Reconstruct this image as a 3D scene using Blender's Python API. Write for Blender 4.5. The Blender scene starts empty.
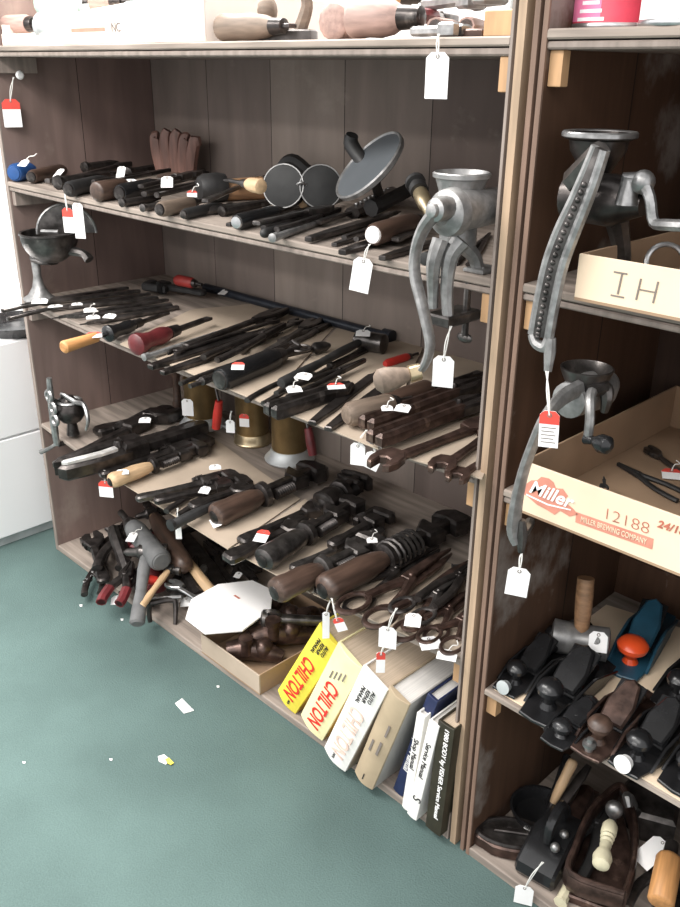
import bpy, math, random
from mathutils import Vector, Matrix
random.seed(7)
SC = bpy.context.scene
COL = SC.collection
PI = math.pi
# ---------------------------------------------------------------- camera
F = 871.4845
C0 = Vector((2.4753, -1.1316, 1.5))
FW = Vector((-0.6478, 0.6454, -0.4047)).normalized()
RT = Vector((0.7026, 0.7115, 0.0098)).normalized()
DN = FW.cross(RT).normalized()
RT = DN.cross(FW).normalized()
cd = bpy.data.cameras.new('camera'); cam = bpy.data.objects.new('camera', cd); COL.objects.link(cam)
cd.sensor_fit = 'VERTICAL'; cd.sensor_height = 24; cd.lens = F/907*24; cd.clip_start = .02
R = Matrix((RT, -DN, -FW)).transposed()
cam.matrix_world = Matrix.Translation(C0) @ R.to_4x4()
SC.camera = cam
def ray(u, v): return FW + RT*((u-340)/F) + DN*((v-453.5)/F)
def oz(u, v, z): q = ray(u, v); return C0 + q*((z-C0.z)/q.z)
def oy(u, v, y): q = ray(u, v); return C0 + q*((y-C0.y)/q.y)
def ox(u, v, x): q = ray(u, v); return C0 + q*((x-C0.x)/q.x)
def ppm(P): return F/((P-C0).dot(FW))          # pixels per metre at a point
def pd(u, v, d): return C0 + ray(u, v)*d
# ---------------------------------------------------------------- shelves
W, D = 1.671, .5
XB = 1.732
SH = {'A1': (1.544, 0), 'A2': (1.198, .004), 'A3': (.863, .018), 'A4': (.463, .042), 'A5': (.022, 0),
      'B1': (1.552, 0), 'B2': (1.201, 0), 'B3': (.851, 0), 'B4': (.431, 0), 'B5': (.022, 0)}
def shz(k, x, y):
    z, s = SH[k]
    t = min(max(x/W, 0), 1)
    return z - s*4*t*(1-t)*(1-.7*min(max(y/D, 0), 1))
def on(k, u, v, h=0):
    z = SH[k][0]+h
    for i in range(6):
        p = oz(u, v, z); z = shz(k, p.x, p.y)+h
    return p
# ---------------------------------------------------------------- materials
def mat(name, col, rough=.6, metal=0, var=.25, scale=30, bump=0, stretch=(1, 1, 1), col2=None, spec=.5, coord='Object', detail=4):
    m = bpy.data.materials.new(name); m.use_nodes = True
    n, l = m.node_tree.nodes, m.node_tree.links
    b = n['Principled BSDF']; b.inputs['Roughness'].default_value = rough; b.inputs['Metallic'].default_value = metal
    b.inputs['Specular IOR Level'].default_value = spec
    tc = n.new('ShaderNodeTexCoord'); mp = n.new('ShaderNodeMapping'); mp.inputs['Scale'].default_value = stretch
    l.new(tc.outputs[coord], mp.inputs[0])
    nz = n.new('ShaderNodeTexNoise'); nz.inputs['Scale'].default_value = scale; nz.inputs['Detail'].default_value = detail
    l.new(mp.outputs[0], nz.inputs['Vector'])
    cr = n.new('ShaderNodeValToRGB')
    c2 = col2 or tuple(c*(1-var) for c in col)
    cr.color_ramp.elements[0].color = (*c2, 1); cr.color_ramp.elements[1].color = (*[min(1, c*(1+var*.6)) for c in col], 1)
    cr.color_ramp.elements[0].position = .35; cr.color_ramp.elements[1].position = .68
    l.new(nz.outputs['Fac'], cr.inputs[0]); l.new(cr.outputs[0], b.inputs['Base Color'])
    if bump:
        bp = n.new('ShaderNodeBump'); bp.inputs['Strength'].default_value = bump; bp.inputs['Distance'].default_value = .004
        l.new(nz.outputs['Fac'], bp.inputs['Height']); l.new(bp.outputs[0], b.inputs['Normal'])
    return m
def planks(name, cols, width, axis, rough=.7, grain=(2, 60, 60), seam=.012):
    """boards of given width side by side along an object axis, each its own tone, with thin dark seams and grain"""
    m = bpy.data.materials.new(name); m.use_nodes = True
    n, l = m.node_tree.nodes, m.node_tree.links
    b = n['Principled BSDF']; b.inputs['Roughness'].default_value = rough; b.inputs['Specular IOR Level'].default_value = .25
    tc = n.new('ShaderNodeTexCoord'); sp = n.new('ShaderNodeSeparateXYZ'); l.new(tc.outputs['Object'], sp.inputs[0])
    dv = n.new('ShaderNodeMath'); dv.operation = 'DIVIDE'; dv.inputs[1].default_value = width; l.new(sp.outputs[axis], dv.inputs[0])
    fl = n.new('ShaderNodeMath'); fl.operation = 'FLOOR'; l.new(dv.outputs[0], fl.inputs[0])
    fr = n.new('ShaderNodeMath'); fr.operation = 'FRACT'; l.new(dv.outputs[0], fr.inputs[0])
    wn = n.new('ShaderNodeTexWhiteNoise'); wn.noise_dimensions = '1D'; l.new(fl.outputs[0], wn.inputs['W'])
    cr = n.new('ShaderNodeValToRGB')
    while len(cr.color_ramp.elements) < len(cols): cr.color_ramp.elements.new(.5)
    for i, c in enumerate(cols):
        cr.color_ramp.elements[i].position = i/(len(cols)-1); cr.color_ramp.elements[i].color = (*c, 1)
    l.new(wn.outputs['Value'], cr.inputs[0])
    mp = n.new('ShaderNodeMapping'); mp.inputs['Scale'].default_value = grain; l.new(tc.outputs['Object'], mp.inputs[0])
    nz = n.new('ShaderNodeTexNoise'); nz.inputs['Scale'].default_value = 1; nz.inputs['Detail'].default_value = 6; nz.inputs['Distortion'].default_value = .6
    l.new(mp.outputs[0], nz.inputs['Vector'])
    mx = n.new('ShaderNodeMixRGB'); mx.blend_type = 'OVERLAY'; mx.inputs[0].default_value = .45
    l.new(cr.outputs[0], mx.inputs[1]); l.new(nz.outputs['Fac'], mx.inputs[2])
    st = n.new('ShaderNodeMath'); st.operation = 'LESS_THAN'; st.inputs[1].default_value = seam; l.new(fr.outputs[0], st.inputs[0])
    m2 = n.new('ShaderNodeMixRGB'); m2.inputs[2].default_value = (.012, .009, .008, 1)
    l.new(st.outputs[0], m2.inputs[0]); l.new(mx.outputs[0], m2.inputs[1]); l.new(m2.outputs[0], b.inputs['Base Color'])
    return m
M = {}
M['side'] = planks('aged_side_boards', [(.185, .125, .11), (.225, .16, .14), (.155, .105, .093)], .25, 1, grain=(18, 18, 2.5), seam=.008)
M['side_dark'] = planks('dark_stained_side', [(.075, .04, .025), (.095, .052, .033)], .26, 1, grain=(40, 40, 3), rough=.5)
M['back'] = planks('aged_back_boards', [(.155, .12, .105), (.25, .205, .18), (.19, .15, .13), (.30, .25, .215)], .28, 0, grain=(12, 12, 2.2), seam=.008)
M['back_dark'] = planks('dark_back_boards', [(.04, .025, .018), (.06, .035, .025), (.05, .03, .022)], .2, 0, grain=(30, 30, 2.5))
M['shelf'] = mat('worn_shelf_wood', (.33, .275, .235), .75, var=.35, scale=2, stretch=(2, 22, 22), spec=.2)
M['edge_light'] = mat('light_edge_wood', (.43, .305, .205), .7, var=.22, scale=2, stretch=(30, 30, 3))
M['edge_brown'] = mat('brown_edge_wood', (.20, .125, .09), .7, var=.25, scale=2, stretch=(30, 30, 3))
M['edge_grey'] = mat('greyed_edge_wood', (.27, .22, .19), .75, var=.25, scale=2, stretch=(30, 30, 3))
M['infill'] = mat('dark_recess_wood', (.05, .035, .028), .8, scale=10)
M['cleat'] = mat('yellow_pine', (.52, .31, .16), .65, var=.2, scale=2, stretch=(20, 20, 4))
M['card'] = mat('tan_cardboard', (.45, .365, .285), .85, var=.14, scale=6, spec=.15)
M['card_in'] = mat('brown_cardboard', (.36, .245, .16), .85, var=.16, scale=6, spec=.15)
M['card_light'] = mat('pale_cardboard', (.80, .64, .47), .8, var=.08, scale=5, spec=.15)
M['card_white'] = mat('off_white_cardboard', (.78, .70, .64), .8, var=.08, scale=5, spec=.15)
M['iron'] = mat('dark_iron', (.06, .052, .049), .3, .7, var=.5, scale=40, bump=.15, spec=.5)
M['iron2'] = mat('worn_iron', (.11, .10, .095), .3, .75, var=.55, scale=35, bump=.15)
M['rust'] = mat('brown_patina_iron', (.085, .052, .042), .32, .55, var=.5, scale=45, bump=.2)
M['black'] = mat('black_enamel', (.014, .014, .015), .25, 0, var=.3, scale=30)
M['blackm'] = mat('matt_black', (.022, .021, .021), .55, 0, var=.4, scale=40)
M['steel'] = mat('bright_steel', (.55, .55, .55), .3, .9, var=.3, scale=40, bump=.05)
M['grey_iron'] = mat('grey_cast_iron', (.30, .295, .29), .4, .55, var=.3, scale=60, bump=.2)
M['tin'] = mat('tinned_cast', (.36, .355, .35), .38, .85, var=.35, scale=60, bump=.25)
M['brass'] = mat('tarnished_brass', (.30, .21, .10), .42, .8, var=.4, scale=14, stretch=(1, 1, .6))
M['brassb'] = mat('bright_brass', (.62, .50, .32), .3, .85, var=.3, scale=20)
M['red'] = mat('red_paint', (.55, .035, .025), .45, var=.25, scale=25)
M['dred'] = mat('dark_red_handle', (.14, .022, .025), .4, var=.4, scale=25)
M['tagred'] = mat('red_print', (.68, .07, .05), .7, var=.05)
M['white'] = mat('white_tag_card', (.88, .87, .86), .7, var=.03, spec=.2)
M['string'] = mat('white_string', (.82, .80, .76), .9, var=.1)
M['wood'] = mat('handle_wood', (.34, .19, .10), .5, var=.35, scale=3, stretch=(4, 30, 30))
M['woodl'] = mat('pale_handle_wood', (.56, .38, .22), .55, var=.25, scale=3, stretch=(4, 30, 30))
M['woodp'] = mat('pinkish_handle_wood', (.36, .24, .205), .55, var=.25, scale=3, stretch=(4, 30, 30))
M['woodd'] = mat('dark_handle_wood', (.075, .045, .033), .4, var=.4, scale=3, stretch=(4, 30, 30))
M['brightface'] = mat('bright_worn_face', (.62, .60, .58), .45, .3, var=.25, scale=40)
M['blueblack'] = mat('blue_black_pipe', (.022, .026, .036), .4, .2, var=.3, scale=30)
M['dullred'] = mat('dull_red_paint', (.30, .03, .025), .5, var=.35, scale=25)
M['slatwood'] = mat('reddish_brown_wood', (.17, .085, .065), .55, var=.35, scale=3, stretch=(30, 30, 4))
M['woodg'] = mat('greyed_handle_wood', (.19, .14, .105), .6, var=.3, scale=3, stretch=(4, 30, 30))
M['orange'] = mat('orange_wood', (.55, .27, .10), .5, var=.25, scale=3, stretch=(4, 30, 30))
M['blue'] = mat('blue_paint', (.018, .075, .12), .4, var=.25, scale=25)
M['blueh'] = mat('bright_blue_handle', (.02, .08, .25), .35, var=.2, scale=25)
M['oknob'] = mat('orange_red_knob', (.78, .085, .02), .28, var=.1)
M['cream'] = mat('cream_plastic', (.62, .57, .40), .5, var=.15, scale=30)
M['grey_rubber'] = mat('grey_sleeve', (.14, .14, .14), .6, var=.25, scale=25)
M['lightgrey'] = mat('light_grey_metal', (.58, .60, .60), .45, .4, var=.2, scale=20)
M['page'] = mat('book_pages', (.56, .45, .34), .85, var=.15, scale=4, stretch=(120, 2, 2), spec=.15)
M['pagew'] = mat('white_book_pages', (.75, .72, .68), .85, var=.12, scale=4, stretch=(120, 2, 2), spec=.15)
M['yellow'] = mat('yellow_cover', (.86, .72, .08), .5, var=.06)
M['orange_cover'] = mat('orange_cover', (.62, .33, .04), .5, var=.12)
M['pale_yellow'] = mat('pale_yellow_cover', (.90, .83, .48), .5, var=.05)
M['white_cover'] = mat('white_cover', (.88, .86, .82), .5, var=.04)
M['tan_cover'] = mat('tan_cover', (.46, .36, .24), .7, var=.12, scale=12)
M['grey_cover'] = mat('grey_cover', (.50, .48, .45), .6, var=.15, scale=8)
M['navy'] = mat('navy_cover', (.02, .03, .09), .5, var=.2)
M['black_cover'] = mat('olive_black_cover', (.035, .03, .018), .5, var=.3)
M['ink'] = mat('black_ink', (.02, .02, .02), .8, var=.1)
M['redink'] = mat('red_ink', (.68, .03, .02), .7, var=.1)
M['pinkink'] = mat('faded_pink_ink', (.80, .56, .47), .8, var=.15)
M['brownink'] = mat('red_brown_ink', (.46, .14, .09), .8, var=.15)
M['pinkbox'] = mat('faded_red_print', (.62, .25, .18), .8, var=.15)
M['greyink'] = mat('grey_pencil', (.20, .17, .15), .9, var=.1)
M['mirror'] = mat('dull_mirror', (.15, .165, .18), .3, .35, var=.1, scale=8)
M['glass'] = mat('dusty_lens', (.03, .03, .03), .5, .0, var=.4, scale=12, spec=.2)
M['plate'] = mat('white_board', (.90, .88, .87), .6, var=.02)
M['green'] = mat('pale_green', (.40, .56, .48), .5, var=.15)
M['whitewall'] = mat('white_wall_paint', (.88, .88, .88), .8, var=.03, scale=3)
M['cabinet'] = mat('white_enamel', (.90, .90, .90), .45, var=.02, scale=3)
M['can_red'] = mat('can_red', (.62, .05, .09), .4, var=.15)
M['can_pink'] = mat('can_pink', (.85, .22, .40), .4, var=.1)
def scuffed(m, c, th=.58, sc=(9, 5, 4)):
    n, l = m.node_tree.nodes, m.node_tree.links
    b = n['Principled BSDF']; src = b.inputs['Base Color'].links[0].from_socket
    tc = n.new('ShaderNodeTexCoord'); mp = n.new('ShaderNodeMapping'); mp.inputs['Scale'].default_value = sc; mp.inputs['Location'].default_value = (0, 1.3, .35)
    l.new(tc.outputs['Object'], mp.inputs[0])
    nz = n.new('ShaderNodeTexNoise'); nz.inputs['Scale'].default_value = 1; nz.inputs['Detail'].default_value = 6; nz.inputs['Roughness'].default_value = .62
    l.new(mp.outputs[0], nz.inputs['Vector'])
    cr = n.new('ShaderNodeValToRGB'); cr.color_ramp.elements[0].position = th; cr.color_ramp.elements[1].position = th+.1
    cr.color_ramp.elements[1].color = (.75, .75, .75, 1); l.new(nz.outputs['Fac'], cr.inputs[0])
    mx = n.new('ShaderNodeMixRGB'); mx.inputs[2].default_value = (*c, 1)
    l.new(cr.outputs[0], mx.inputs[0]); l.new(src, mx.inputs[1]); l.new(mx.outputs[0], b.inputs['Base Color'])
scuffed(M['side_dark'], (.27, .235, .21), .56)
scuffed(M['back'], (.34, .285, .245), .60, (3, 3, 4))
scuffed(M['side'], (.30, .235, .20), .60, (5, 4, 3))
for k_ in ('iron', 'iron2', 'rust'): scuffed(M[k_], {'iron': (.15, .135, .125), 'iron2': (.22, .20, .19), 'rust': (.20, .13, .10)}[k_], .60, (28, 28, 28))
def carpet():
    m = mat('green_carpet', (.095, .142, .134), .95, var=.1, scale=260, bump=.5, spec=.1)
    n, l = m.node_tree.nodes, m.node_tree.links
    b = n['Principled BSDF']; src = b.inputs['Base Color'].links[0].from_socket
    tc = n.new('ShaderNodeTexCoord'); nz = n.new('ShaderNodeTexNoise'); nz.inputs['Scale'].default_value = 3.2; nz.inputs['Detail'].default_value = 5
    l.new(tc.outputs['Object'], nz.inputs['Vector'])
    cr = n.new('ShaderNodeValToRGB'); cr.color_ramp.elements[0].color = (.86, .86, .86, 1); cr.color_ramp.elements[1].color = (1.14, 1.14, 1.14, 1)
    cr.color_ramp.elements[0].position = .3; cr.color_ramp.elements[1].position = .7
    mx = n.new('ShaderNodeMixRGB'); mx.blend_type = 'MULTIPLY'; mx.inputs[0].default_value = 1
    l.new(nz.outputs['Fac'], cr.inputs[0]); l.new(src, mx.inputs[1]); l.new(cr.outputs[0], mx.inputs[2]); l.new(mx.outputs[0], b.inputs['Base Color'])
    return m
M['carpet'] = carpet()
# ---------------------------------------------------------------- mesh builder
class MB:
    def __init__(s): s.v = []; s.f = []; s.T = Matrix.Identity(4)
    def t(s, m=None): s.T = m or Matrix.Identity(4); return s
    def add(s, vs, fs):
        o = len(s.v); s.v += [s.T @ Vector(p) for p in vs]; s.f += [[i+o for i in f] for f in fs]; return s
    def rings(s, rs, cap0=True, cap1=True):
        n = len(rs[0]); vs = [p for r in rs for p in r]; fs = []
        for k in range(len(rs)-1):
            for i in range(n):
                j = (i+1) % n; fs.append([k*n+i, k*n+j, (k+1)*n+j, (k+1)*n+i])
        if cap0: fs.append(list(range(n))[::-1])
        if cap1: fs.append([(len(rs)-1)*n+i for i in range(n)])
        return s.add(vs, fs)
    def prism(s, poly, z0, z1, b=0.0):
        n = len(poly)
        a = sum(poly[i][0]*poly[(i+1) % n][1]-poly[(i+1) % n][0]*poly[i][1] for i in range(n))
        if a < 0: poly = poly[::-1]
        def inset(d):
            out = []
            for i in range(n):
                p0, p1, p2 = Vector(poly[i-1]), Vector(poly[i]), Vector(poly[(i+1) % n])
                e1 = (p1-p0); e2 = (p2-p1)
                e1 = e1.normalized() if e1.length > 1e-9 else Vector((1, 0)); e2 = e2.normalized() if e2.length > 1e-9 else e1
                n1 = Vector((-e1.y, e1.x)); n2 = Vector((-e2.y, e2.x)); q = n1+n2
                q = n1 if q.length < 1e-6 else q.normalized()
                c = max(.5, q.dot(n1)); out.append(p1+q*(d/c))
            return out
        if b <= 0: return s.rings([[(p[0], p[1], z0) for p in poly], [(p[0], p[1], z1) for p in poly]])
        ins = inset(b)
        return s.rings([[(p[0], p[1], z0) for p in ins], [(p[0], p[1], z0+b) for p in poly], [(p[0], p[1], z1-b) for p in poly], [(p[0], p[1], z1) for p in ins]])
    def box(s, x0, x1, y0, y1, z0, z1, b=0.0): return s.prism([(x0, y0), (x1, y0), (x1, y1), (x0, y1)], z0, z1, b)
    def lathe(s, prof, seg=14, c=(0, 0), sy=1, sz=1):
        """revolve (x, r) about the x axis through (y, z) = c"""
        rs = [[(x, c[0]+r*sy*math.cos(2*PI*i/seg), c[1]+r*sz*math.sin(2*PI*i/seg)) for i in range(seg)] for x, r in prof]
        return s.rings(rs)
    def tube(s, pts, r, seg=8, flat=None):
        pts = [Vector(p) for p in pts]; n = len(pts)
        rr = r if isinstance(r, (list, tuple)) else [r]*n
        T = []
        for i in range(n):
            d = pts[min(i+1, n-1)]-pts[max(i-1, 0)]; T.append(d.normalized())
        up = Vector((0, 0, 1)) if abs(T[0].z) < .9 else Vector((0, 1, 0))
        N = (up - T[0]*up.dot(T[0])).normalized(); rs = []
        for i in range(n):
            N = (N - T[i]*N.dot(T[i])).normalized(); B = T[i].cross(N)
            fa, fb = flat or (1, 1)
            rs.append([pts[i] + N*(rr[i]*fa*math.sin(2*PI*k/seg)) + B*(rr[i]*fb*math.cos(2*PI*k/seg)) for k in range(seg)])
        return s.rings(rs)
    def curve(s, pts, r, seg=8, flat=None, sub=4):
        return s.tube(spline(pts, sub), r if not isinstance(r, (list, tuple)) else [x[0] for x in spline([(q, 0, 0) for q in r], sub)], seg, flat)
    def ball(s, c, r, seg=12, rings=8):
        r = r if isinstance(r, (list, tuple)) else (r, r, r)
        rs = []
        for k in range(rings+1):
            a = PI*(k+.02)/(rings+.04) - PI/2
            rs.append([(c[0]+r[0]*math.cos(a)*math.cos(2*PI*i/seg), c[1]+r[1]*math.cos(a)*math.sin(2*PI*i/seg), c[2]+r[2]*math.sin(a)) for i in range(seg)])
        return s.rings(rs)
    def torus(s, c, Ra, r, seg=20, ts=8, sx=1, sy=1):
        """ring lying in the xy plane"""
        vs = []; fs = []
        for i in range(seg):
            a = 2*PI*i/seg
            for k in range(ts):
                b = 2*PI*k/ts
                q = Ra+r*math.cos(b); vs.append((c[0]+q*math.cos(a)*sx, c[1]+q*math.sin(a)*sy, c[2]+r*math.sin(b)))
        for i in range(seg):
            for k in range(ts):
                fs.append([i*ts+k, ((i+1) % seg)*ts+k, ((i+1) % seg)*ts+(k+1) % ts, i*ts+(k+1) % ts])
        return s.add(vs, fs)
    def bowl(s, prof, seg=20, c=(0, 0, 0), sx=1, sy=1):
        """revolve an open (r, z) profile about the z axis: walls get their thickness from the profile itself"""
        rs = [[(c[0]+r*sx*math.cos(2*PI*i/seg), c[1]+r*sy*math.sin(2*PI*i/seg), c[2]+z) for i in range(seg)] for r, z in prof]
        return s.rings(rs)
    def build(s, name, m, parent=None, ang=38):
        me = bpy.data.meshes.new(name); me.from_pydata([tuple(p) for p in s.v], [], s.f); me.update()
        me.materials.append(M[m] if isinstance(m, str) else m)
        for p in me.polygons: p.use_smooth = True
        me.set_sharp_from_angle(angle=math.radians(ang))
        o = bpy.data.objects.new(name, me); COL.objects.link(o)
        if parent: o.parent = parent
        return o
def spline(pts, sub=4):
    P = [Vector(p) for p in pts]; out = []
    for i in range(len(P)-1):
        a, b, c, d = P[max(i-1, 0)], P[i], P[i+1], P[min(i+2, len(P)-1)]
        for k in range(sub):
            t = k/sub
            out.append(.5*((2*b)+(c-a)*t+(2*a-5*b+4*c-d)*t*t+(3*b-a-3*c+d)*t**3))
    out.append(P[-1]); return out
def tag(o, label, cat, group=None):
    o['label'] = label; o['category'] = cat
    if group: o['group'] = group
    return o
def empty(name, loc, label, cat, group=None, rot=None):
    o = bpy.data.objects.new(name, None); COL.objects.link(o); o.location = loc; o.empty_display_size = .02
    if rot is not None:
        o.rotation_mode = 'XYZ'; o.rotation_euler = rot if not isinstance(rot, Matrix) else rot.to_euler()
    return tag(o, label, cat, group)
def struct(o): o['kind'] = 'structure'; return o
def text(name, s, size, m, parent, mtx, sx=1, shear=0, depth=.0006, bold=0):
    cu = bpy.data.curves.new(name, 'FONT'); cu.body = s; cu.size = size; cu.extrude = depth; cu.align_x = 'CENTER'; cu.align_y = 'CENTER'; cu.shear = shear; cu.offset = bold
    t = bpy.data.objects.new('tmp', cu); COL.objects.link(t); bpy.context.view_layer.update()
    me = bpy.data.meshes.new_from_object(t.evaluated_get(bpy.context.evaluated_depsgraph_get()))
    bpy.data.objects.remove(t); bpy.data.curves.remove(cu)
    me.name = name; me.transform(mtx @ Matrix.Diagonal((sx, 1, 1, 1))); me.materials.clear(); me.materials.append(M[m])
    o = bpy.data.objects.new(name, me); COL.objects.link(o); o.parent = parent; return o
# ---------------------------------------------------------------- room
struct(MB().box(-5, 5, -4.5, .62, -.05, 0).build('floor', 'carpet'))
struct(MB().box(-5, 5, .62, .72, 0, 3).build('wall_back', 'whitewall'))
# ---------------------------------------------------------------- shelf units
def shelf_board(key, x0, x1, y1, th=.0135, lip=True, parent=None):
    n = 28; mb = MB()
    def strip(za, zb, ya):
        rs = []
        for i in range(n+1):
            x = x0+(x1-x0)*i/n
            zf, zk = shz(key, x, 0), shz(key, x, D)
            b = .0025
            rs.append([(x, ya, zf-za-b), (x, ya+b, zf-za), (x, y1, zk-za), (x, y1, zk-zb), (x, ya+b, zf-zb), (x, ya, zf-zb+b)])
        mb.rings(rs)
    strip(0, th, 0)
    o = mb.build('shelf', 'shelf', parent)
    if lip:
        mb = MB(); strip(th+.0022, th+.0125, .003); mb.build('shelf_support', 'edge_grey', parent)
    return o
A = empty('wooden_shelf_unit', (0, 0, 0), 'wide old grey brown wooden shelf unit with five shelves of tools and books', 'shelf unit')
H = 2.0
MB().box(-.016, 0, .004, D, 0, H, .001).build('side_panel', 'side', A)
MB().box(-.017, 0, 0, .0042, 0, H, .001).build('edge_strip', 'edge_grey', A)
MB().box(W, W+.005, .001, D, 0, H).build('side_panel', 'edge_grey', A)
MB().box(W+.005, W+.0115, .011, D, 0, H).build('side_panel', 'infill', A)
MB().box(W+.0115, W+.025, 0, D, 0, H, .001).build('side_panel', 'edge_light', A)
MB().box(0, W, D, D+.012, 0, 1.52).build('back_panel', 'back', A)
for k in ('A1', 'A2', 'A3', 'A4'): shelf_board(k, 0, W, D, parent=A, lip=(k != 'A4'))
MB().box(0, W, 0, D, 0, .022, .002).build('shelf', 'shelf', A)
for k in ('A1', 'A2', 'A3', 'A4'):
    z = shz(k, W, 0)-.0265+(.0125 if k == 'A4' else 0)
    MB().box(W-.019, W-.0005, .008, .035, z-.048, z, .001).build('cleat', 'cleat', A)
    if k != 'A4': MB().box(.0005, .019, .008, .12, z-.04, z, .001).build('cleat', 'edge_grey', A)
XR = 3.05
B = empty('dark_shelf_unit', (XB-.0225, 0, 0), 'dark brown wooden shelf unit on the right holding grinders boxes and planes', 'shelf unit')
def bp(mb, n, m): o = mb.build(n, m, B); o.matrix_parent_inverse = Matrix.Translation((-(XB-.0225), 0, 0)); return o
bp(MB().box(W+.0385, W+.047, 0, D, 0, H, .001), 'side_panel', 'edge_brown')
bp(MB().box(W+.047, W+.0535, .011, D, 0, H), 'side_panel', 'infill')
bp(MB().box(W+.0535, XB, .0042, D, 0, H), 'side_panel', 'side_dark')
bp(MB().box(W+.0535, XB+.0005, 0, .0042, 0, H), 'edge_strip', 'edge_brown')
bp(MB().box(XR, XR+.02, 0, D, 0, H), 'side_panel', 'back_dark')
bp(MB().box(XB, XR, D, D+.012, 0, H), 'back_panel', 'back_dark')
bp(MB().box(XB+.0005, XR, D-.02, D-.0005, .4315, .53, .002), 'back_rail', 'side_dark')
for k in ('B1', 'B2', 'B3', 'B4'):
    o = shelf_board(k, XB+.001, XR, D-.0005, lip=(k != 'B4'), parent=B); 
    z = shz(k, XB, 0)-.0265+(.0125 if k == 'B4' else 0)
    bp(MB().box(XB+.001, XB+.022, .012, .03, z-.047, z, .001), 'cleat', 'cleat')
bp(MB().box(XB+.001, XR, 0, D-.0005, 0, .022, .002), 'shelf', 'shelf')
for o in B.children: o.matrix_parent_inverse = Matrix.Translation((-(XB-.0225), 0, 0))
# ---------------------------------------------------------------- left of the shelves
cab = empty('white_cabinet', (-.5, .2, 0), 'white enamelled cabinet standing left of the big shelf unit', 'cabinet')
def cp(mb, n, m): o = mb.build(n, m, cab); o.matrix_parent_inverse = Matrix.Translation((.5, -.2, 0)); return o
cp(MB().box(-.95, -.16, -.45, .6, .03, .70, .006), 'body', 'cabinet')
cp(MB().box(-.158, -.148, -.44, .59, .385, .695, .003), 'drawer_front', 'cabinet')
cp(MB().box(-.158, -.148, -.44, .59, .035, .378, .003), 'door', 'cabinet')
cp(MB().box(-.93, -.165, -.43, .59, 0, .03), 'plinth', 'lightgrey')
p = empty('black_pan', (-.24, .08, .70), 'black round iron pan lying on top of the white cabinet', 'pan')
MB().bowl([(.001, 0), (.10, 0), (.125, .035), (.128, .036), (.121, .036), (.098, .006), (.001, .006)], 24).build('bowl', 'black', p)
MB().curve([(.0, -.12, .03), (.0, -.19, .04), (0, -.27, .035)], [.011, .009, .012], 8, (.6, 1.2)).build('handle', 'black', p)
p = empty('black_lamp_stand', (-.30, .36, .70), 'dark metal stand with jointed arms on the white cabinet behind the pan', 'stand')
MB().bowl([(.001, 0), (.08, 0), (.075, .015), (.02, .022), (.001, .022)], 20).build('base', 'blackm', p)
MB().curve([(0, 0, .02), (0, .0, .16), (.03, -.02, .30), (.02, 0, .5)], .011, 8).build('post', 'lightgrey', p)
for z, a in ((.10, -.2), (.17, .25)): MB().tube([(0, 0, z), (.09, a*.5, z+.02), (.12, a, z+.02)], .008, 8).build('arm', 'blackm', p)
# ---------------------------------------------------------------- tools: local x runs from the handle end (0) to the head (L), z = 0 is the surface it lies on
def rod(n, m, root, prof, w, seg=14, flat=1):
    """turned piece lying on the surface; prof = (x, r)"""
    return MB().lathe(prof, seg, (0, w), 1, flat).build(n, m, root)
def handle_prof(x0, x1, r, k=0):
    l = x1-x0
    if k == 1: pr = [(0, .35), (.02, .75), (.07, 1), (.16, 1), (.3, .78), (.5, .7), (.7, .82), (.88, .72), (1, .5)]
    elif k == 2: pr = [(0, .6), (.02, .9), (.05, 1), (.9, 1), (.97, .85), (1, .6)]
    else: pr = [(0, .3), (.015, .65), (.05, .9), (.12, 1), (.35, .92), (.6, .95), (.85, .8), (1, .55)]
    return [(x0+l*a, r*b) for a, b in pr]
def t_screwdriver(root, L, w, hm='woodd', bm='iron', hl=.45, k=0, **kw):
    r = w/2
    rod('handle', hm, root, handle_prof(0, L*hl, r, k), r)
    rod('ferrule', bm, root, [(L*hl-.002, r*.6), (L*hl+r*1.1, r*.52), (L*hl+r*1.2, r*.3)], r)
    MB().lathe([(L*hl+r, r*.3), (L*.9, r*.28)], 10, (0, r)).prism([(L*.88, -r*.28), (L*.95, -r*.42), (L, -r*.38), (L, r*.38), (L*.95, r*.42), (L*.88, r*.28)], r*.85, r*1.15, r*.05).build('blade', bm, root)
def t_file(root, L, w, m='iron', handle=None, **kw):
    h = w*.4; x0 = 0
    if handle:
        x0 = L*.3; rod('handle', handle, root, handle_prof(0, x0, w*.55), w*.55)
    z = w*.4 if handle else 0
    MB().prism([(x0-.01, -w*.12), (x0+L*.1, -w*.2), (x0+L*.13, -w*.45), (L*.75, -w*.5), (L, -w*.3), (L, w*.3), (L*.75, w*.5), (x0+L*.13, w*.45), (x0+L*.1, w*.2), (x0-.01, w*.12)], z, z+h, h*.2).build('blade', m, root)
    if not handle: MB().lathe([(-.03, w*.06), (.0, w*.14), (.012, w*.16)], 6, (0, h*.5)).build('tang', m, root)
def t_bar(root, L, w, m='iron', seg=8, hook=0, **kw):
    r = w/2
    MB().lathe([(0, r*.8), (L*.02, r), (L*.9, r*.95), (L*.97, r*.8)], seg, (0, r)).build('shank', m, root)
    MB().prism([(L*.93, -r*.8), (L, -r*1.15), (L, r*1.15), (L*.93, r*.8)], r*.5, r*1.4, r*.2).build('tip', m, root)
    MB().lathe([(-L*.015, r*.75), (-L*.01, r*1.15), (L*.04, r*1.15), (L*.045, r*.9)], seg, (0, r*1.15)).build('head', m, root)
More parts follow.
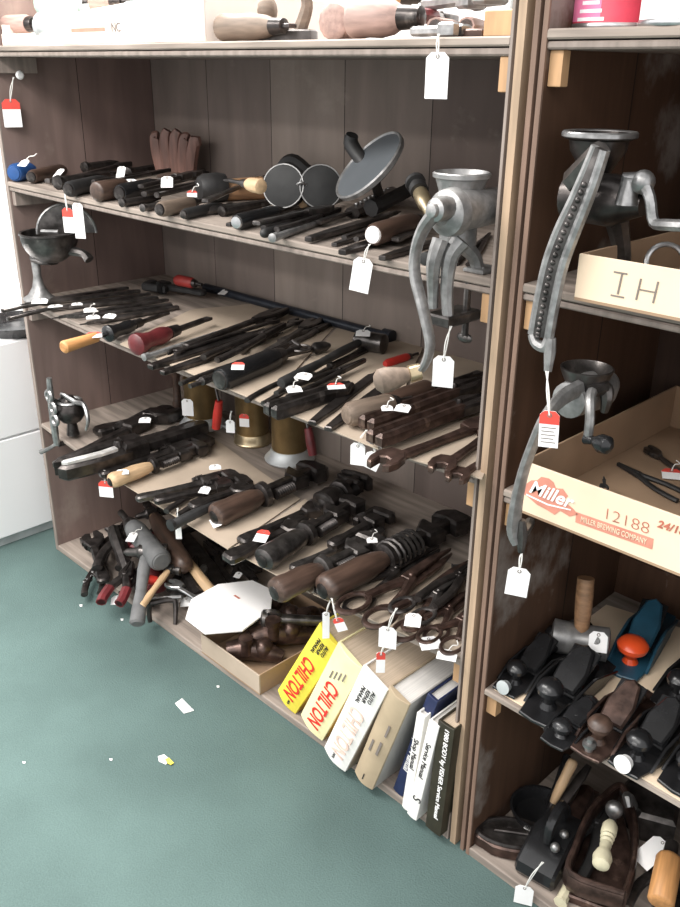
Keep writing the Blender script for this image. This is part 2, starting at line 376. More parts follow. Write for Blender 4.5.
def t_open_wrench(root, L, w, m='iron', both=True, ring=False, **kw):
    h = w*.3
    MB().prism([(w*.8, -w*.22), (L*.5, -w*.17), (L-w*.8, -w*.24), (L-w*.8, w*.24), (L*.5, w*.17), (w*.8, w*.22)], h*.1, h*.9, h*.2).build('shank', m, root)
    def jaw(sx, x0, s, a):
        ca, sa = math.cos(a), math.sin(a)
        q = [(1.0, -.28), (.55, -.52), (.05, -.55), (-.35, -.42), (-.42, -.22), (.12, -.2), (.22, 0), (.12, .2), (-.42, .22), (-.35, .42), (.05, .55), (.55, .52), (1.0, .28)]
        pts = [(x0+sx*s*(x*ca-y*sa), s*(x*sa+y*ca)) for x, y in q]
        MB().prism(pts, 0, h, h*.15).build('jaw', m, root)
    if ring:
        MB().torus((w*.5, 0, h*.5), w*.42, w*.15, 18, 8).build('ring', m, root)
    else: jaw(1, w*.42, w, .26)
    if both: jaw(-1, L-w*.38, w*.9, .26)
    else: rod('tail', m, root, [(L-w, w*.2), (L, w*.1)], h*.5)
def t_adjustable(root, L, w, m='iron2', **kw):
    h = w*.42
    MB().prism([(0, -w*.2), (w*.12, -w*.3), (w*.5, -w*.3), (L*.3, -w*.2), (L*.68, -w*.2), (L*.68, w*.2), (L*.3, w*.2), (w*.5, w*.3), (w*.12, w*.3), (0, w*.2)], h*.15, h*.85, h*.18).build('handle', m, root)
    MB().prism([(L*.66, -w*.2), (L*.78, -w*.55), (L*.9, -w*.55), (L, -w*.35), (L*.99, -w*.12), (L*.85, -w*.1), (L*.83, w*.25), (L*.78, w*.45), (L*.66, w*.2)], 0, h, h*.15).build('fixed_jaw', m, root)
    MB().prism([(L*.8, w*.02), (L*.97, w*.02), (L*.97, w*.3), (L*.9, w*.55), (L*.8, w*.5)], h*.1, h*.9, h*.15).build('moving_jaw', m, root)
    pr = []
    for i in range(7): pr += [(L*.72+i*w*.05, w*.16), (L*.72+i*w*.05+w*.03, w*.12)]
    MB().lathe(pr, 10, (w*.28, h*.5)).build('knurled_screw', m, root)
def t_monkey(root, L, w, hm='woodd', m='iron', spring=False, big=1.0, **kw):
    """wooden or iron handled wrench: handle, ferrule, bar, screw, sliding jaw, hammer-like fixed jaw"""
    r = w*.42; hl = .42; z = r
    rod('handle', hm, root, handle_prof(0, L*hl, r, 0), r, 14, .85)
    rod('end_cap', m, root, [(-.004, r*.25), (0, r*.5), (.006, r*.55), (.008, r*.3)], r*.9, 12)
    rod('ferrule', m, root, [(L*hl-.004, r*.7), (L*hl, r*.9), (L*hl+r*.4, r*.95), (L*hl+r*.5, r*.6)], r, 14)
    MB().box(L*hl, L*.93, -r*.32, r*.32, z-r*.5, z+r*.5, r*.08).build('bar', m, root)
    if spring:
        pts = [(L*.44+L*.2*i/72, math.cos(i*PI/6)*r*.95, z+math.sin(i*PI/6)*r*.95) for i in range(73)]
        MB().tube(pts, r*.13, 6).build('spring', 'iron2', root)
    else:
        pr = []
        for i in range(9): pr += [(L*.5+i*L*.02, r*.42), (L*.5+i*L*.02+L*.01, r*.3)]
        MB().lathe(pr, 10, (-r*.65, z)).build('adjusting_screw', m, root)
    s = big
    MB().prism([(L*.69, -r*.7), (L*.8, -r*.85), (L*.805, r*1.3*s), (L*.785, r*1.45*s), (L*.75, r*1.2*s), (L*.69, r*.6)], z-r*.55, z+r*.55, r*.16).build('sliding_jaw', m, root)
    MB().prism([(L*.86, r*1.3*s), (L*.88, r*.2), (L*.87, -r*.9), (L*.95, -r*1.15), (L, -r*.8), (L*1.0, r*.5), (L*.95, r*1.2*s), (L*.9, r*1.5*s)], z-r*.6, z+r*.6, r*.18).build('fixed_jaw', m, root)
def t_pipe_wrench(root, L, w, m='iron', jm=None, **kw):
    h = w*.5
    MB().prism([(0, -w*.12), (w*.1, -w*.24), (w*.45, -w*.24), (L*.25, -w*.17), (L*.66, -w*.22), (L*.66, w*.22), (L*.25, w*.17), (w*.45, w*.24), (w*.1, w*.24), (0, w*.12)], h*.2, h*.8, h*.15).build('handle', m, root)
    MB().prism([(L*.62, -w*.3), (L*.76, -w*.36), (L*.8, -w*.3), (L*.8, w*.1), (L*.76, w*.32), (L*.62, w*.28)], 0, h, h*.14).build('heel_jaw', m, root)
    MB().prism([(L*.56, w*.30), (L*.84, w*.34), (L*.86, -w*.32), (L*.94, -w*.42), (L, -w*.25), (L*.985, w*.3), (L*.95, w*.58), (L*.88, w*.62), (L*.56, w*.54)], h*.12, h*.88, h*.14).build('hook_jaw', jm or m, root)
    pr = []
    for i in range(6): pr += [(L*.6+i*w*.055, w*.28), (L*.6+i*w*.055+w*.035, w*.23)]
    MB().lathe(pr, 12, (w*.36, h*.5)).build('nut', m, root)
def t_pliers(root, L, w, m='iron', hm=None, spread=1.0, **kw):
    h = w*.32; p = L*.68
    for s, n in ((1, 'half'), (-1, 'half')):
        pts = [(0, s*w*.42*spread, h*.5), (L*.1, s*w*.46*spread, h*.5), (L*.35, s*w*.40*spread, h*.5), (p-w*.3, s*w*.16, h*.5), (p, -s*w*.04, h*.5)]
        mb = MB().curve(pts, [h*.5, h*.5, h*.5, h*.5, h*.45], 8, (1, 1.25))
        mb.prism([(p-w*.35, s*w*.2), (p, s*w*.32), (p+w*.2, s*w*.28), (L, s*w*.1), (L, s*w*.008), (p-w*.3, s*w*.008)], h*.05, h*.95, h*.12)
        o = mb.build(n, m, root)
        if hm:
            MB().curve([(q[0], q[1], q[2]) for q in pts[:3]], h*.66, 8, (1, 1.2)).build('grip', hm, root)
    MB().t(Matrix.Translation((p, 0, h*.5)) @ Matrix.Rotation(-PI/2, 4, 'Y')).lathe([(-h*.6, w*.1), (-h*.55, w*.13), (h*.55, w*.13), (h*.65, w*.1)], 10).build('rivet', m, root)
def t_hammer(root, L, w, hm='wood', m='iron', hw=.3, claw=False, face=1, **kw):
    """head lies along y at the far end"""
    r = w*.16; z = w*.2
    MB().lathe([(0, r*.8), (L*.02, r*1.1), (L*.2, r*1.05), (L*.45, r*.8), (L*.75, r*.95), (L-w*.1, r*.75), (L+w*.2, r*.7)], 12, (0, z), 1, .8).build('handle', hm, root)
    mb = MB().t(Matrix.Translation((L, 0, z)) @ Matrix.Rotation(PI/2*face, 4, 'Z'))
    q = kw.get('hr', 1.0)
    if q > 1: mb.lathe([(-w*.72, w*.15*q), (-w*.7, w*.19*q), (-w*.1, w*.19*q), (-w*.05, w*.17*q), (w*.2, w*.17*q), (w*.25, w*.12*q)], 16)
    else: mb.lathe([(-w*.52, w*.15), (-w*.5, w*.19), (-w*.34, w*.19), (-w*.3, w*.13), (-w*.2, w*.13), (-w*.15, w*.19), (w*.15, w*.19), (w*.22, w*.12), (w*.45, w*.09), (w*.52, w*.03)], 10)
    mb.build('head', m, root)
def t_shears(root, L, w, m='iron', loop=1.0, spread=1.0, **kw):
    h = w*.16; lr = w*.40*loop; p = L*.55
    for s in (1, -1):
        mb = MB(); mb.torus((lr, s*lr*1.05*spread, h), lr*.9, h*.42, 22, 8, 1.3, .85)
        mb.curve([(lr*2.0, s*lr*.95*spread, h), (L*.4, s*w*.22*spread, h), (p-w*.1, s*w*.05, h), (p, 0, h)], [h*.7, h*.75, h*1.0, h], 8)
        mb.prism([(p-w*.2, -s*w*.17), (p, -s*w*.2), (L*.8, -s*w*.2), (L, -s*w*.02), (p, s*w*.08), (p-w*.2, s*w*.08)], h*(.5 if s > 0 else 1.25), h*(1.2 if s > 0 else 2), h*.12)
        mb.build('blade_half', m, root)
    MB().t(Matrix.Translation((p, 0, h*1.2)) @ Matrix.Rotation(-PI/2, 4, 'Y')).lathe([(-h, w*.06), (h*.9, w*.08), (h*1.1, w*.05)], 8).build('pivot_screw', m, root)
def t_knife(root, L, w, hm='orange', m='iron', hl=.5, **kw):
    r = w/2
    rod('handle', hm, root, [(0, r*.7), (L*.02, r), (L*hl*.7, r*.85), (L*hl, r*.8)], r)
    MB().prism([(L*hl, -r*.5), (L*.9, -r*.5), (L, 0), (L*.95, r*.3), (L*hl, r*.5)], r*.8, r*1.1, r*.04).build('blade', m, root)
def t_grip(root, L, w, hm='rust', m='iron', **kw):
    """long flat-sided nippers or tin snips: two close handles and a pair of beaked jaws"""
    h = w*.6
    for s in (1, -1):
        MB().prism([(0, s*w*.06), (0, s*w*.42), (L*.08, s*w*.5), (L*.6, s*w*.42), (L*.74, s*w*.5), (L*.74, s*w*.04)], 0, h, h*.22).build('handle', hm, root)
        MB().prism([(L*.7, s*w*.03), (L*.7, s*w*.5), (L*.84, s*w*.6), (L, s*w*.15), (L, s*w*.02)], h*.1, h*.9, h*.15).build('jaw', m, root)
    MB().t(Matrix.Translation((L*.74, 0, h*.5)) @ Matrix.Rotation(-PI/2, 4, 'Y')).lathe([(-h*.55, w*.12), (h*.55, w*.14), (h*.7, w*.1)], 10).build('rivet', m, root)
def t_drill(root, L, w, hm='woodd', m='iron2', **kw):
    """hand drill: handle, frame, gear wheel with crank, chuck"""
    r = w*.3
    rod('handle', hm, root, handle_prof(0, L*.35, r, 1), r)
    MB().tube([(L*.34, 0, r), (L*.75, 0, r)], r*.45, 8).build('frame', m, root)
    g = Matrix.Translation((L*.55, 0, r*1.5)) 
    MB().t(g).torus((0, 0, 0), w*.42, w*.06, 22, 6).box(-w*.42, w*.42, -w*.05, w*.05, -w*.03, w*.03).box(-w*.05, w*.05, -w*.42, w*.42, -w*.03, w*.03).build('gear_wheel', m, root)
    MB().curve([(L*.55, 0, r*1.9), (L*.55, w*.4, r*2.0), (L*.55, w*.55, r*2.2)], r*.22, 8).build('crank', m, root)
    rod('chuck', m, root, [(L*.74, r*.6), (L*.78, r*.85), (L*.92, r*.75), (L, r*.3)], r)
def t_cylgrip(root, L, w, hm='black', m='iron', capm=None, **kw):
    """socket-handled driver: broad cap, grip, collar and short shank"""
    r = w/2
    rod('grip', hm, root, [(.004, r*.85), (.012, r), (L*.6, r*.97), (L*.68, r*.8)], r)
    rod('end_cap', capm or m, root, [(-.001, r*.3), (0, r*.7), (.006, r*.82), (.008, r*.6)], r)
    rod('collar', m, root, [(L*.67, r*.75), (L*.7, r*.8), (L*.78, r*.6)], r)
    rod('shank', m, root, [(L*.77, r*.35), (L, r*.32)], r, 10)
def t_slotjaw(root, L, w, m='iron', jm='tin', **kw):
    h = w*.5
    MB().prism([(0, -w*.2), (L*.5, -w*.24), (L*.5, w*.24), (0, w*.2), (-w*.1, 0)], h*.1, h*.8, h*.15).build('handle', m, root)
    MB().prism([(L*.44, -w*.34), (L*.58, -w*.4), (L*.6, w*.4), (L*.44, w*.34)], 0, h, h*.15).build('collar', m, root)
    MB().prism([(L*.56, w*.06), (L*.72, w*.14), (L*.97, w*.06), (L, w*.12), (L*.97, w*.34), (L*.75, w*.46), (L*.56, w*.42)], 0, h*.8, h*.14).build('lower_jaw', m, root)
    MB().prism([(L*.64, w*.14), (L*.74, w*.19), (L*.95, w*.11), (L*.975, w*.15), (L*.95, w*.27), (L*.75, w*.36), (L*.64, w*.32)], h*.78, h*1.02, h*.05).build('worn_face', jm, root)
    MB().prism([(L*.56, -w*.06), (L*.72, -w*.12), (L*.97, -w*.05), (L, -w*.1), (L*.97, -w*.24), (L*.75, -w*.4), (L*.56, -w*.4)], 0, h*.95, h*.14).build('upper_jaw', m, root)
    MB().t(Matrix.Translation((L*.6, 0, h*.5)) @ Matrix.Rotation(-PI/2, 4, 'Y')).lathe([(-h*.5, w*.12), (h*.5, w*.13), (h*.62, w*.09)], 10).build('rivet', m, root)
TOOLS = dict(slot_wrench=t_slotjaw, screwdriver=t_screwdriver, file=t_file, bar=t_bar, open_wrench=t_open_wrench, adjustable_wrench=t_adjustable, monkey_wrench=t_monkey,
             pipe_wrench=t_pipe_wrench, pliers=t_pliers, hammer=t_hammer, shears=t_shears, knife=t_knife, nippers=t_grip, hand_drill=t_drill, driver=t_cylgrip)
NAMES = dict(bar='cold_chisel', driver='socket_driver', nippers='long_nippers', knife='wooden_handled_knife', shears='hand_shears')
CATS = dict(slot_wrench='wrench', bar='chisel', open_wrench='wrench', adjustable_wrench='wrench', monkey_wrench='wrench', pipe_wrench='wrench', hand_drill='drill', driver='screwdriver', nippers='pliers')
def tool(kind, key, u1, v1, u2, v2, wpx, label, h=0, h2=None, group=None, name=None, cat=None, roll=0, rev=None, **kw):
    h2 = h if h2 is None else h2
    if rev is None: rev = (kind == 'file' and not kw.get('handle') and not (group or '').startswith('files'))
    if rev: wk = ppm(on(key, u1, v1, h))/ppm(on(key, u2, v2, h)); u1, v1, u2, v2, h, h2 = u2, v2, u1, v1, h2, h; wpx /= wk
    p = on(key, u1, v1, h); k = ppm(p); w = wpx/k
    zc = w*.3
    p1 = on(key, u1, v1, h+zc); p2 = on(key, u2, v2, h2+zc)
    p1.z -= zc; p2.z -= zc
    d = p2-p1; L = d.length
    X = d.normalized(); Y = Vector((0, 0, 1)).cross(X).normalized(); Z = X.cross(Y)
    Rm = Matrix((X, Y, Z)).transposed()
    if roll: Rm = Rm @ Matrix.Rotation(roll, 3, 'X')
    root = empty(name or NAMES.get(kind, kind), p1, label, cat or CATS.get(kind, kind), group, Rm)
    TOOLS[kind](root, L, w, **kw)
    return root
def price_tag(label, u, v, wpx, hpx, y=-.03, rot=.5, tilt=0, string=None, red=False, lines=0, x=None, group='white price tags'):
    """hanging tag: pixel of the card's top centre; string = pixel of where the string is tied"""
    p = oy(u, v, y) if x is None else ox(u, v, x)
    k = ppm(p); w, hh = wpx/k/max(.5, math.cos(.68-rot)), hpx/k*1.06
    root = empty('price_tag', p, label, 'price tag', group, (0, 0, rot))
    _card(root, w, hh, red, lines, Matrix.Rotation(tilt, 4, 'Y') @ Matrix.Rotation(PI/2, 4, 'X'))
    if string:
        q = oy(string[0], string[1], y+.004) if x is None else ox(string[0], string[1], x)
        loc = Matrix.Rotation(-rot, 3, 'Z') @ (q-p)
        m = loc*.5+Vector((w*.04, 0, 0))
        MB().curve([(0, .001, -.006), m, loc], .0011, 5).build('string', 'string', root)
        MB().curve([(0, -.001, -.006), loc*.5-Vector((w*.06, 0, 0)), loc+Vector((0.003, 0, 0))], .0011, 5).build('string', 'string', root)
    return root
def _card(root, w, hh, red, lines, mtx):
    """card in local xy (y up, hung from y = 0), thickness along z"""
    c = w*.22
    mb = MB().t(mtx); mb.prism([(-w/2, -hh), (w/2, -hh), (w/2, -c), (w/2-c, 0), (-w/2+c, 0), (-w/2, -c)], -.0004, .0004); cd_ = mb.build('card', 'white', root)
    if red: MB().t(mtx).prism([(-w/2, -hh*.36), (w/2, -hh*.36), (w/2, -c), (w/2-c, 0), (-w/2+c, 0), (-w/2, -c)], .0004, .0007).build('red_band', 'tagred', cd_)
    if lines:
        mb = MB().t(mtx)
        for i in range(lines):
            y = -hh*(.46+.5*i/lines); mb.box(-w*.38, w*(.36-.1*(i % 2)), y-.0007, y+.0007, .0004, .0006)
        mb.build('printed_lines', 'greyink', cd_)
    MB().t(mtx @ Matrix.Translation((0, -.006, .0006))).torus((0, 0, 0), .0026, .0008, 10, 5).build('eyelet', 'greyink', cd_)
def flat_tag(label, key, u, v, wpx, hpx, ang, h=.02, red=False, string=True, pitch=.25, group='white price tags'):
    """tag lying on tools: pixel of its centre; ang = heading of its long axis in the plan"""
    p = on(key, u, v, h); k = ppm(p); w, hh = wpx/k*.9, hpx/k*1.35
    string = string and (int(u) % 3 == 0)
    root = empty('price_tag', p, label, 'price tag', group, (pitch, 0, ang))
    _card(root, w, hh, red, 0, Matrix.Translation((0, hh/2, 0)))
    if string: MB().curve([(0, hh/2-.006, .001), (.006, hh/2+.008, .004), (.016, hh/2+.014, .002), (.012, hh/2+.028, -.002)], .0011, 5).build('string', 'string', root)
    return root
def sheet(label, key, px, m='card', h=.0005, th=.003, name='cardboard_sheet', cat='cardboard'):
    pts = [on(key, u, v, 0) for u, v in px]
    n = len(pts); vs_t = []; 
    c = sum(pts, Vector())/n
    # a fine grid is not needed: the sheet follows the shelf at its corners
    mb = MB(); loc = [p-c for p in pts]
    a = sum(loc[i].x*loc[(i+1) % n].y-loc[(i+1) % n].x*loc[i].y for i in range(n))
    if a < 0: loc = loc[::-1]
    mb.rings([[(p.x, p.y, p.z+h) for p in loc], [(p.x, p.y, p.z+h+th) for p in loc]])
    o = mb.build(name, m); o.location = c; return tag(o, label, cat)
# ================================================================ second shelf (below the top one)
G2 = 'dark tools on the second shelf'
K = 'A2'
tool('driver', K, 14, 177, 62, 166, 17, 'bright blue round handle at the far left end of the second shelf', hm='blueh', capm='blueh', group=G2, name='blue_handled_driver')
tool('driver', K, 31, 180, 78, 169, 13, 'dark reddish screwdriver handle next to the blue handle', hm='woodd', group=G2)
tool('file', K, 47, 180, 112, 172, 12, 'flat dark tool with a pale end left of the double hanging tags', m='iron2', group=G2, h=.004)
tool('driver', K, 68, 193, 118, 181, 15, 'black grip lying just above the red and white hanging tag', hm='blackm', group=G2)
tool('screwdriver', K, 96, 196, 160, 186, 19, 'brown black bulbous handled screwdriver with shiny round end', hm='woodd', k=2, group=G2)
tool('driver', K, 119, 197, 172, 186, 17, 'long black ribbed grip right of the shiny round end', hm='black', group=G2)
tool('bar', K, 122, 205, 158, 199, 8, 'short dark steel bar on the shelf edge below the black ribbed grip', group=G2)
tool('bar', K, 143, 210, 190, 201, 7, 'thin punch lying left of the grey wooden grip', m='iron2', group=G2)
tool('driver', K, 159, 213, 206, 203, 15, 'grey brown wooden grip of a driver in front of the mallet', hm='woodg', group=G2)
tool('driver', K, 183, 217, 232, 206, 11, 'small black driver with round end beside the grey wooden grip', hm='blackm', group=G2)
tool('bar', K, 85, 170, 140, 162, 9, 'dark bar lying at the back near the left end of the second shelf', group=G2, h=.012)
tool('bar', K, 128, 176, 190, 165, 10, 'dark steel bar at the back left of the brown ribbed block', group=G2)
tool('adjustable_wrench', K, 75, 176, 135, 160, 14, 'black wrench lying across the back bars on the second shelf', m='iron', group=G2, h=.014)
tool('pliers', K, 150, 192, 215, 178, 17, 'black pliers with white tag left of the big capped mallet', group=G2, h=.02)
tool('bar', K, 160, 186, 205, 174, 9, 'square dark bar behind the pliers left of the mallet', group=G2, h=.008)
# capped mallet
p1 = on(K, 200, 203, .0); p2 = on(K, 262, 199, 0)
d = p2-p1; k = ppm(p1); Lm = d.length; r = 14/k
r0 = empty('capped_mallet', p1, 'short mallet with big black cap and tan wooden barrel', 'mallet', None, (0, 0, math.atan2(d.y, d.x)))
rod('head_cap', 'blackm', r0, [(-.002, r*.4), (0, r*.8), (.012, r*1.0), (Lm*.28, r*1.05), (Lm*.40, r*.95), (Lm*.42, r*.6)], r, 20)
rod('barrel', 'wood', r0, [(Lm*.4, r*.66), (Lm*.44, r*.74), (Lm*.8, r*.8), (Lm*1.0, r*.82), (Lm*1.02, r*.6)], r*.8, 18)
rod('ferrule', 'iron', r0, [(Lm*1.01, r*.7), (Lm*1.12, r*.68), (Lm*1.2, r*.4)], r*.8, 14)
# brown ribbed block = fan of slats
q = oy(177, 178, .40); q = Vector((q.x, .40, shz(K, q.x, .40)))
r0 = empty('wooden_tote', q, 'reddish brown ribbed wooden piece standing against the back of the second shelf', 'wooden piece', None, (0, 0, .5))
MB().box(-.055, .055, -.018, .018, 0, .02, .003).build('base', 'woodd', r0)
for i in range(5):
    x = -.048+i*.023; a = .09*(i-1.5)
    mb = MB().t(Matrix.Translation((x, 0, .018)) @ Matrix.Rotation(a, 4, 'Y')); mb.curve([(0, 0, 0), (-.003, 0, .05), (0, 0, .095), (.01, 0, .125-.018*abs(i-1.5))], [.014, .015, .014, .010], 8, (1, 1.3)); mb.build('slat', 'slatwood', r0)
tool('driver', K, 236, 226, 292, 211, 16, 'black cylindrical grip with shiny steel end left of the goggles', hm='black', capm='steel', group=G2)
tool('bar', K, 222, 214, 270, 204, 9, 'dark steel punch behind the black cylindrical grip', group=G2)
tool('bar', K, 203, 213, 262, 206, 9, 'rough dark bar on the shelf edge just right of the small black driver', m='iron2', group=G2)
tool('file', K, 228, 224, 300, 206, 9, 'slim dark file lying under the black cylindrical grip', group=G2)
tool('screwdriver', K, 262, 236, 330, 215, 10, 'thin dark screwdriver in front of the goggles', hm='blackm', group=G2)
tool('bar', K, 273, 240, 338, 216, 8, 'grey steel rod pointing out past the shelf edge below the goggles', m='grey_iron', group=G2)
tool('pliers', K, 270, 226, 340, 207, 18, 'black pliers lying below the round goggles', group=G2, h=.012)
tool('pliers', K, 290, 215, 345, 196, 15, 'dark nippers tucked behind the pliers under the goggles', group=G2, h=.01)
tool('file', K, 308, 238, 395, 212, 13, 'long flat black file right of the pliers below the goggles', group=G2, h=.004)
tool('file', K, 342, 251, 410, 230, 14, 'thick black file end beside the round white paper disc', group=G2)
tool('file', K, 334, 244, 398, 222, 10, 'narrow dark file between two thicker black files', m='iron2', group=G2)
tool('file', K, 382, 257, 445, 238, 13, 'black file sticking out left of the grinder crank', group=G2)
tool('bar', K, 425, 262, 470, 245, 12, 'dark bar just behind the grinder crank', m='blackm', group=G2)
tool('driver', K, 372, 240, 432, 221, 22, 'dark brown fat grip with a round white disc on its end', hm='woodd', capm='white', group=G2, h=.006)
tool('adjustable_wrench', K, 395, 238, 470, 205, 18, 'dark wrench lying behind the big grinder', m='iron2', group=G2, h=.008)
tool('pliers', K, 462, 262, 490, 232, 14, 'dark pliers between the grinder legs and the right side', group=G2)
for a_ in ((205, 200, 262, 176, 14, 'adjustable_wrench', 'black wrench lying behind the mallet barrel on the second shelf', .03), (58, 186, 110, 178, 12, 'bar', 'thick dark bar lying between the reddish handle and the black grip', .0),
           (98, 180, 170, 168, 14, 'pliers', 'dark pliers lying at the back above the bulbous brown handle', .03), (140, 186, 200, 172, 14, 'pipe_wrench', 'dark wrench lying at the back left of the capped mallet', .03), (318, 222, 390, 200, 14, 'pipe_wrench', 'black wrench lying below the oval mirror', .004),
           (350, 236, 420, 214, 16, 'pliers', 'black pliers lying in front of the mirror stand', .012), (255, 222, 330, 206, 16, 'adjustable_wrench', 'black wrench lying across the tools below the left goggle lens', .02)):
    tool(a_[5], K, *a_[:5], a_[6], h=a_[7], group=G2)
# goggles
q1, q2 = on(K, 291, 196, .05), on(K, 313, 192, .05)
d = (q2-q1); R3 = Matrix.Rotation(math.atan2(.6, .8), 3, 'Z')
mid = (q1+q2)/2
r0 = empty('round_goggles', Vector((mid.x, mid.y, shz(K, mid.x, mid.y))), 'pair of round wire rimmed goggles standing on the second shelf', 'goggles', None, (0, 0, .72))
kk = ppm(mid); rr = 21/kk
for s in (-1, 1):
    T = Matrix.Translation((s*rr*.9, 0, rr*1.0+.02)) @ Matrix.Rotation(PI/2-.25, 4, 'X') @ Matrix.Rotation(.18*s, 4, 'Y')
    rim = MB().t(T).torus((0, 0, 0), rr, .0018, 28, 6); rim.build('rim', 'grey_iron', r0)
    MB().t(T).bowl([(.0008, -.004), (rr*.97, -.002), (rr*.97, .001), (.0008, .006)], 24).build('lens', 'glass', r0)
    MB().t(T).bowl([(rr*.99, -.03), (rr*.99, -.002), (rr*.9, -.002), (rr*.8, -.03)], 24).build('eye_cup', 'blackm', r0)
MB().curve([(-rr*.25, -.004, rr*1.5), (0, -.012, rr*1.62), (rr*.25, -.004, rr*1.5)], .003, 6).build('bridge', 'steel', r0)
tool('screwdriver', K, 262, 190, 226, 183, 15, 'tan wooden ball handled tool lying behind the mallet', hm='woodl', h=.075, group=None, hl=.4)
tool('driver', K, 303, 206, 322, 196, 13, 'small tan wooden knob lying between the goggle lenses', hm='woodl', capm='woodl', h=.012)
q = oy(296, 182, .42)
r0 = empty('iron_bracket', Vector((q.x, .42, shz(K, q.x, .42))), 'lumpy black iron bracket behind the goggles', 'bracket', None, (0, 0, .4))
MB().prism([(-.06, -.03), (.06, -.03), (.06, .03), (-.06, .03)], 0, .05, .008).build('base', 'iron', r0)
MB().curve([(-.04, 0, .04), (-.03, 0, .075), (.0, 0, .085), (.05, 0, .05)], [.026, .024, .022, .018], 8, (1, .8)).build('lug', 'blackm', r0)
# tilted oval mirror on its ridged stand
cen = oy(369, 166, .20); vd = (C0-cen).normalized()
s1 = (RT*63-DN*(57)).normalized(); s1 = (RT*63+DN*(-57)).normalized()
s2 = (RT*-57+DN*-63).normalized()
nrm = (vd*.5+s2*.866).normalized()
ax = (s1-nrm*s1.dot(nrm)).normalized(); ay = nrm.cross(ax)
Rm = Matrix((ax, ay, nrm)).transposed()
a = 43/ppm(cen)
zb = shz(K, cen.x, .2)
r0 = empty('oval_mirror', Vector((cen.x+.02, cen.y, zb)), 'dull dark oval mirror tilted up on a ridged black stand', 'mirror')
T = Matrix.Translation(cen-r0.location) @ Rm.to_4x4()
MB().t(T).bowl([(.001, .004), (a*.93, .003), (a*.935, .0025), (a*.935, -.001), (.001, -.001)], 40).build('glass', 'mirror', r0)
MB().t(T).bowl([(a*.935, -.008), (a*.99, -.006), (a, .003), (a*.97, .006), (a*.93, .003), (a*.93, -.008)], 40).build('rim', 'grey_iron', r0)
MB().t(T).bowl([(.001, -.012), (a*.9, -.010), (a*.93, -.002), (.001, -.002)], 40).build('back', 'blackm', r0)
kn = oy(352, 146, .24)-r0.location
MB().curve([kn+Vector((0, 0, .022)), kn, T @ Vector((-.0, a*.3, -.02))], [.013, .016, .012], 10).build('knob', 'blackm', r0)
b0 = on(K, 352, 213, .012)-r0.location; b1 = on(K, 398, 190, .03)-r0.location
MB().tube([b0, b0.lerp(b1, .5), b1], [.012, .016, .014], 8, (1, 1.6)).build('foot_bar', 'iron', r0)
for i in range(9):
    q = b0.lerp(b1, .1+.085*i)+Vector((.002, -.004, .014)); MB().ball(q, .0042, 8, 6).build('stud', 'grey_iron', r0)
MB().curve([b0.lerp(b1, .6), (b0.lerp(b1, .6)+(cen-r0.location))/2+Vector((0, .0, 0)), T @ Vector((0, 0, -.012))], .012, 8).build('stem', 'blackm', r0)
tool('bar', K, 372, 212, 418, 188, 15, 'thick black bar running up right from under the oval mirror', h=.03, h2=.06, m='blackm', group=G2)
# small brush
p1 = oy(427, 207, .10); p2 = oy(415, 182, .14)
d = (p2-p1); X = d.normalized(); Y = Vector((0, 0, 1)).cross(X).normalized(); Z = X.cross(Y)
r0 = empty('brass_valve', Vector((p1.x, p1.y, shz(K, p1.x, p1.y))), 'small brass coloured fitting with black cap behind the grinder crank', 'fitting')
T = Matrix.Translation(p1-r0.location) @ Matrix((X, Y, Z)).transposed().to_4x4(); Lb = d.length
MB().t(T).lathe([(-Lb*.6, .010), (0, .011), (Lb*.1, .014), (Lb*.55, .014), (Lb*.6, .011)], 14).build('body', 'brassb', r0)
MB().t(T).lathe([(Lb*.6, .010), (Lb*.62, .017), (Lb*.78, .017), (Lb*.8, .012), (Lb*.9, .012), (Lb*.92, .019), (Lb*1.02, .019)], 14).build('cap', 'blackm', r0)
# ---------------------------------------------------------------- big grey grinder clamped on the second shelf
g = oy(460, 240, .0); gx = g.x
zs = shz(K, gx, 0)
r0 = empty('meat_grinder', (gx, 0, zs), 'large grey cast iron meat grinder clamped on the second shelf by the upright', 'meat grinder')
O = Vector((gx, 0, zs))
rimc = oy(462, 173, .0)-O; rw = 28.5/ppm(oy(462, 173, 0))
zr = rimc.z; hx = rimc.x
MB().bowl([(.001, .045), (.030, .046), (rw*.66, zr*.62), (rw*.80, zr*.84), (rw*.92, zr-.008), (rw*1.02, zr-.006), (rw*1.03, zr), (rw*.96, zr+.002), (rw*.88, zr-.006), (rw*.72, zr*.82), (rw*.5, zr*.6), (.001, zr*.5)], 28, (hx, 0, 0)).build('hopper', 'grey_iron', r0)
dc = oy(447, 213, -.07)-O; zb = dc.z; dx = dc.x
TY = Matrix.Translation((dx, -.085, zb)) @ Matrix.Rotation(PI/2, 4, 'Z')
rd = 24/ppm(oy(447, 213, -.08))
MB().t(TY).lathe([(0, rd*.5), (.004, rd*.62), (.012, rd*.95), (.02, rd*1.0), (.03, rd*1.02), (.034, rd*.86), (.15, rd*.78), (.155, rd*.5)], 28).build('barrel', 'grey_iron', r0)
MB().t(TY).lathe([(-.012, rd*.16), (-.01, rd*.26), (-.004, rd*.45), (.001, rd*.5)], 20).build('front_plate', 'grey_iron', r0)
hub = oy(435, 210, -.105)-O
TH = Matrix.Translation(hub) @ Matrix.Rotation(PI/2, 4, 'Z')
MB().t(TH).lathe([(-.012, .004), (-.010, .010), (-.004, .0115), (0, .017), (.012, .019), (.03, .019)], 16).build('hub_screw', 'tin', r0)
cp_ = [oy(u, v, y)-O for u, v, y in ((436, 212, -.10), (424, 228, -.10), (416, 250, -.10), (415, 275, -.10), (424, 312, -.10), (430, 345, -.10), (424, 366, -.10), (414, 374, -.10))]
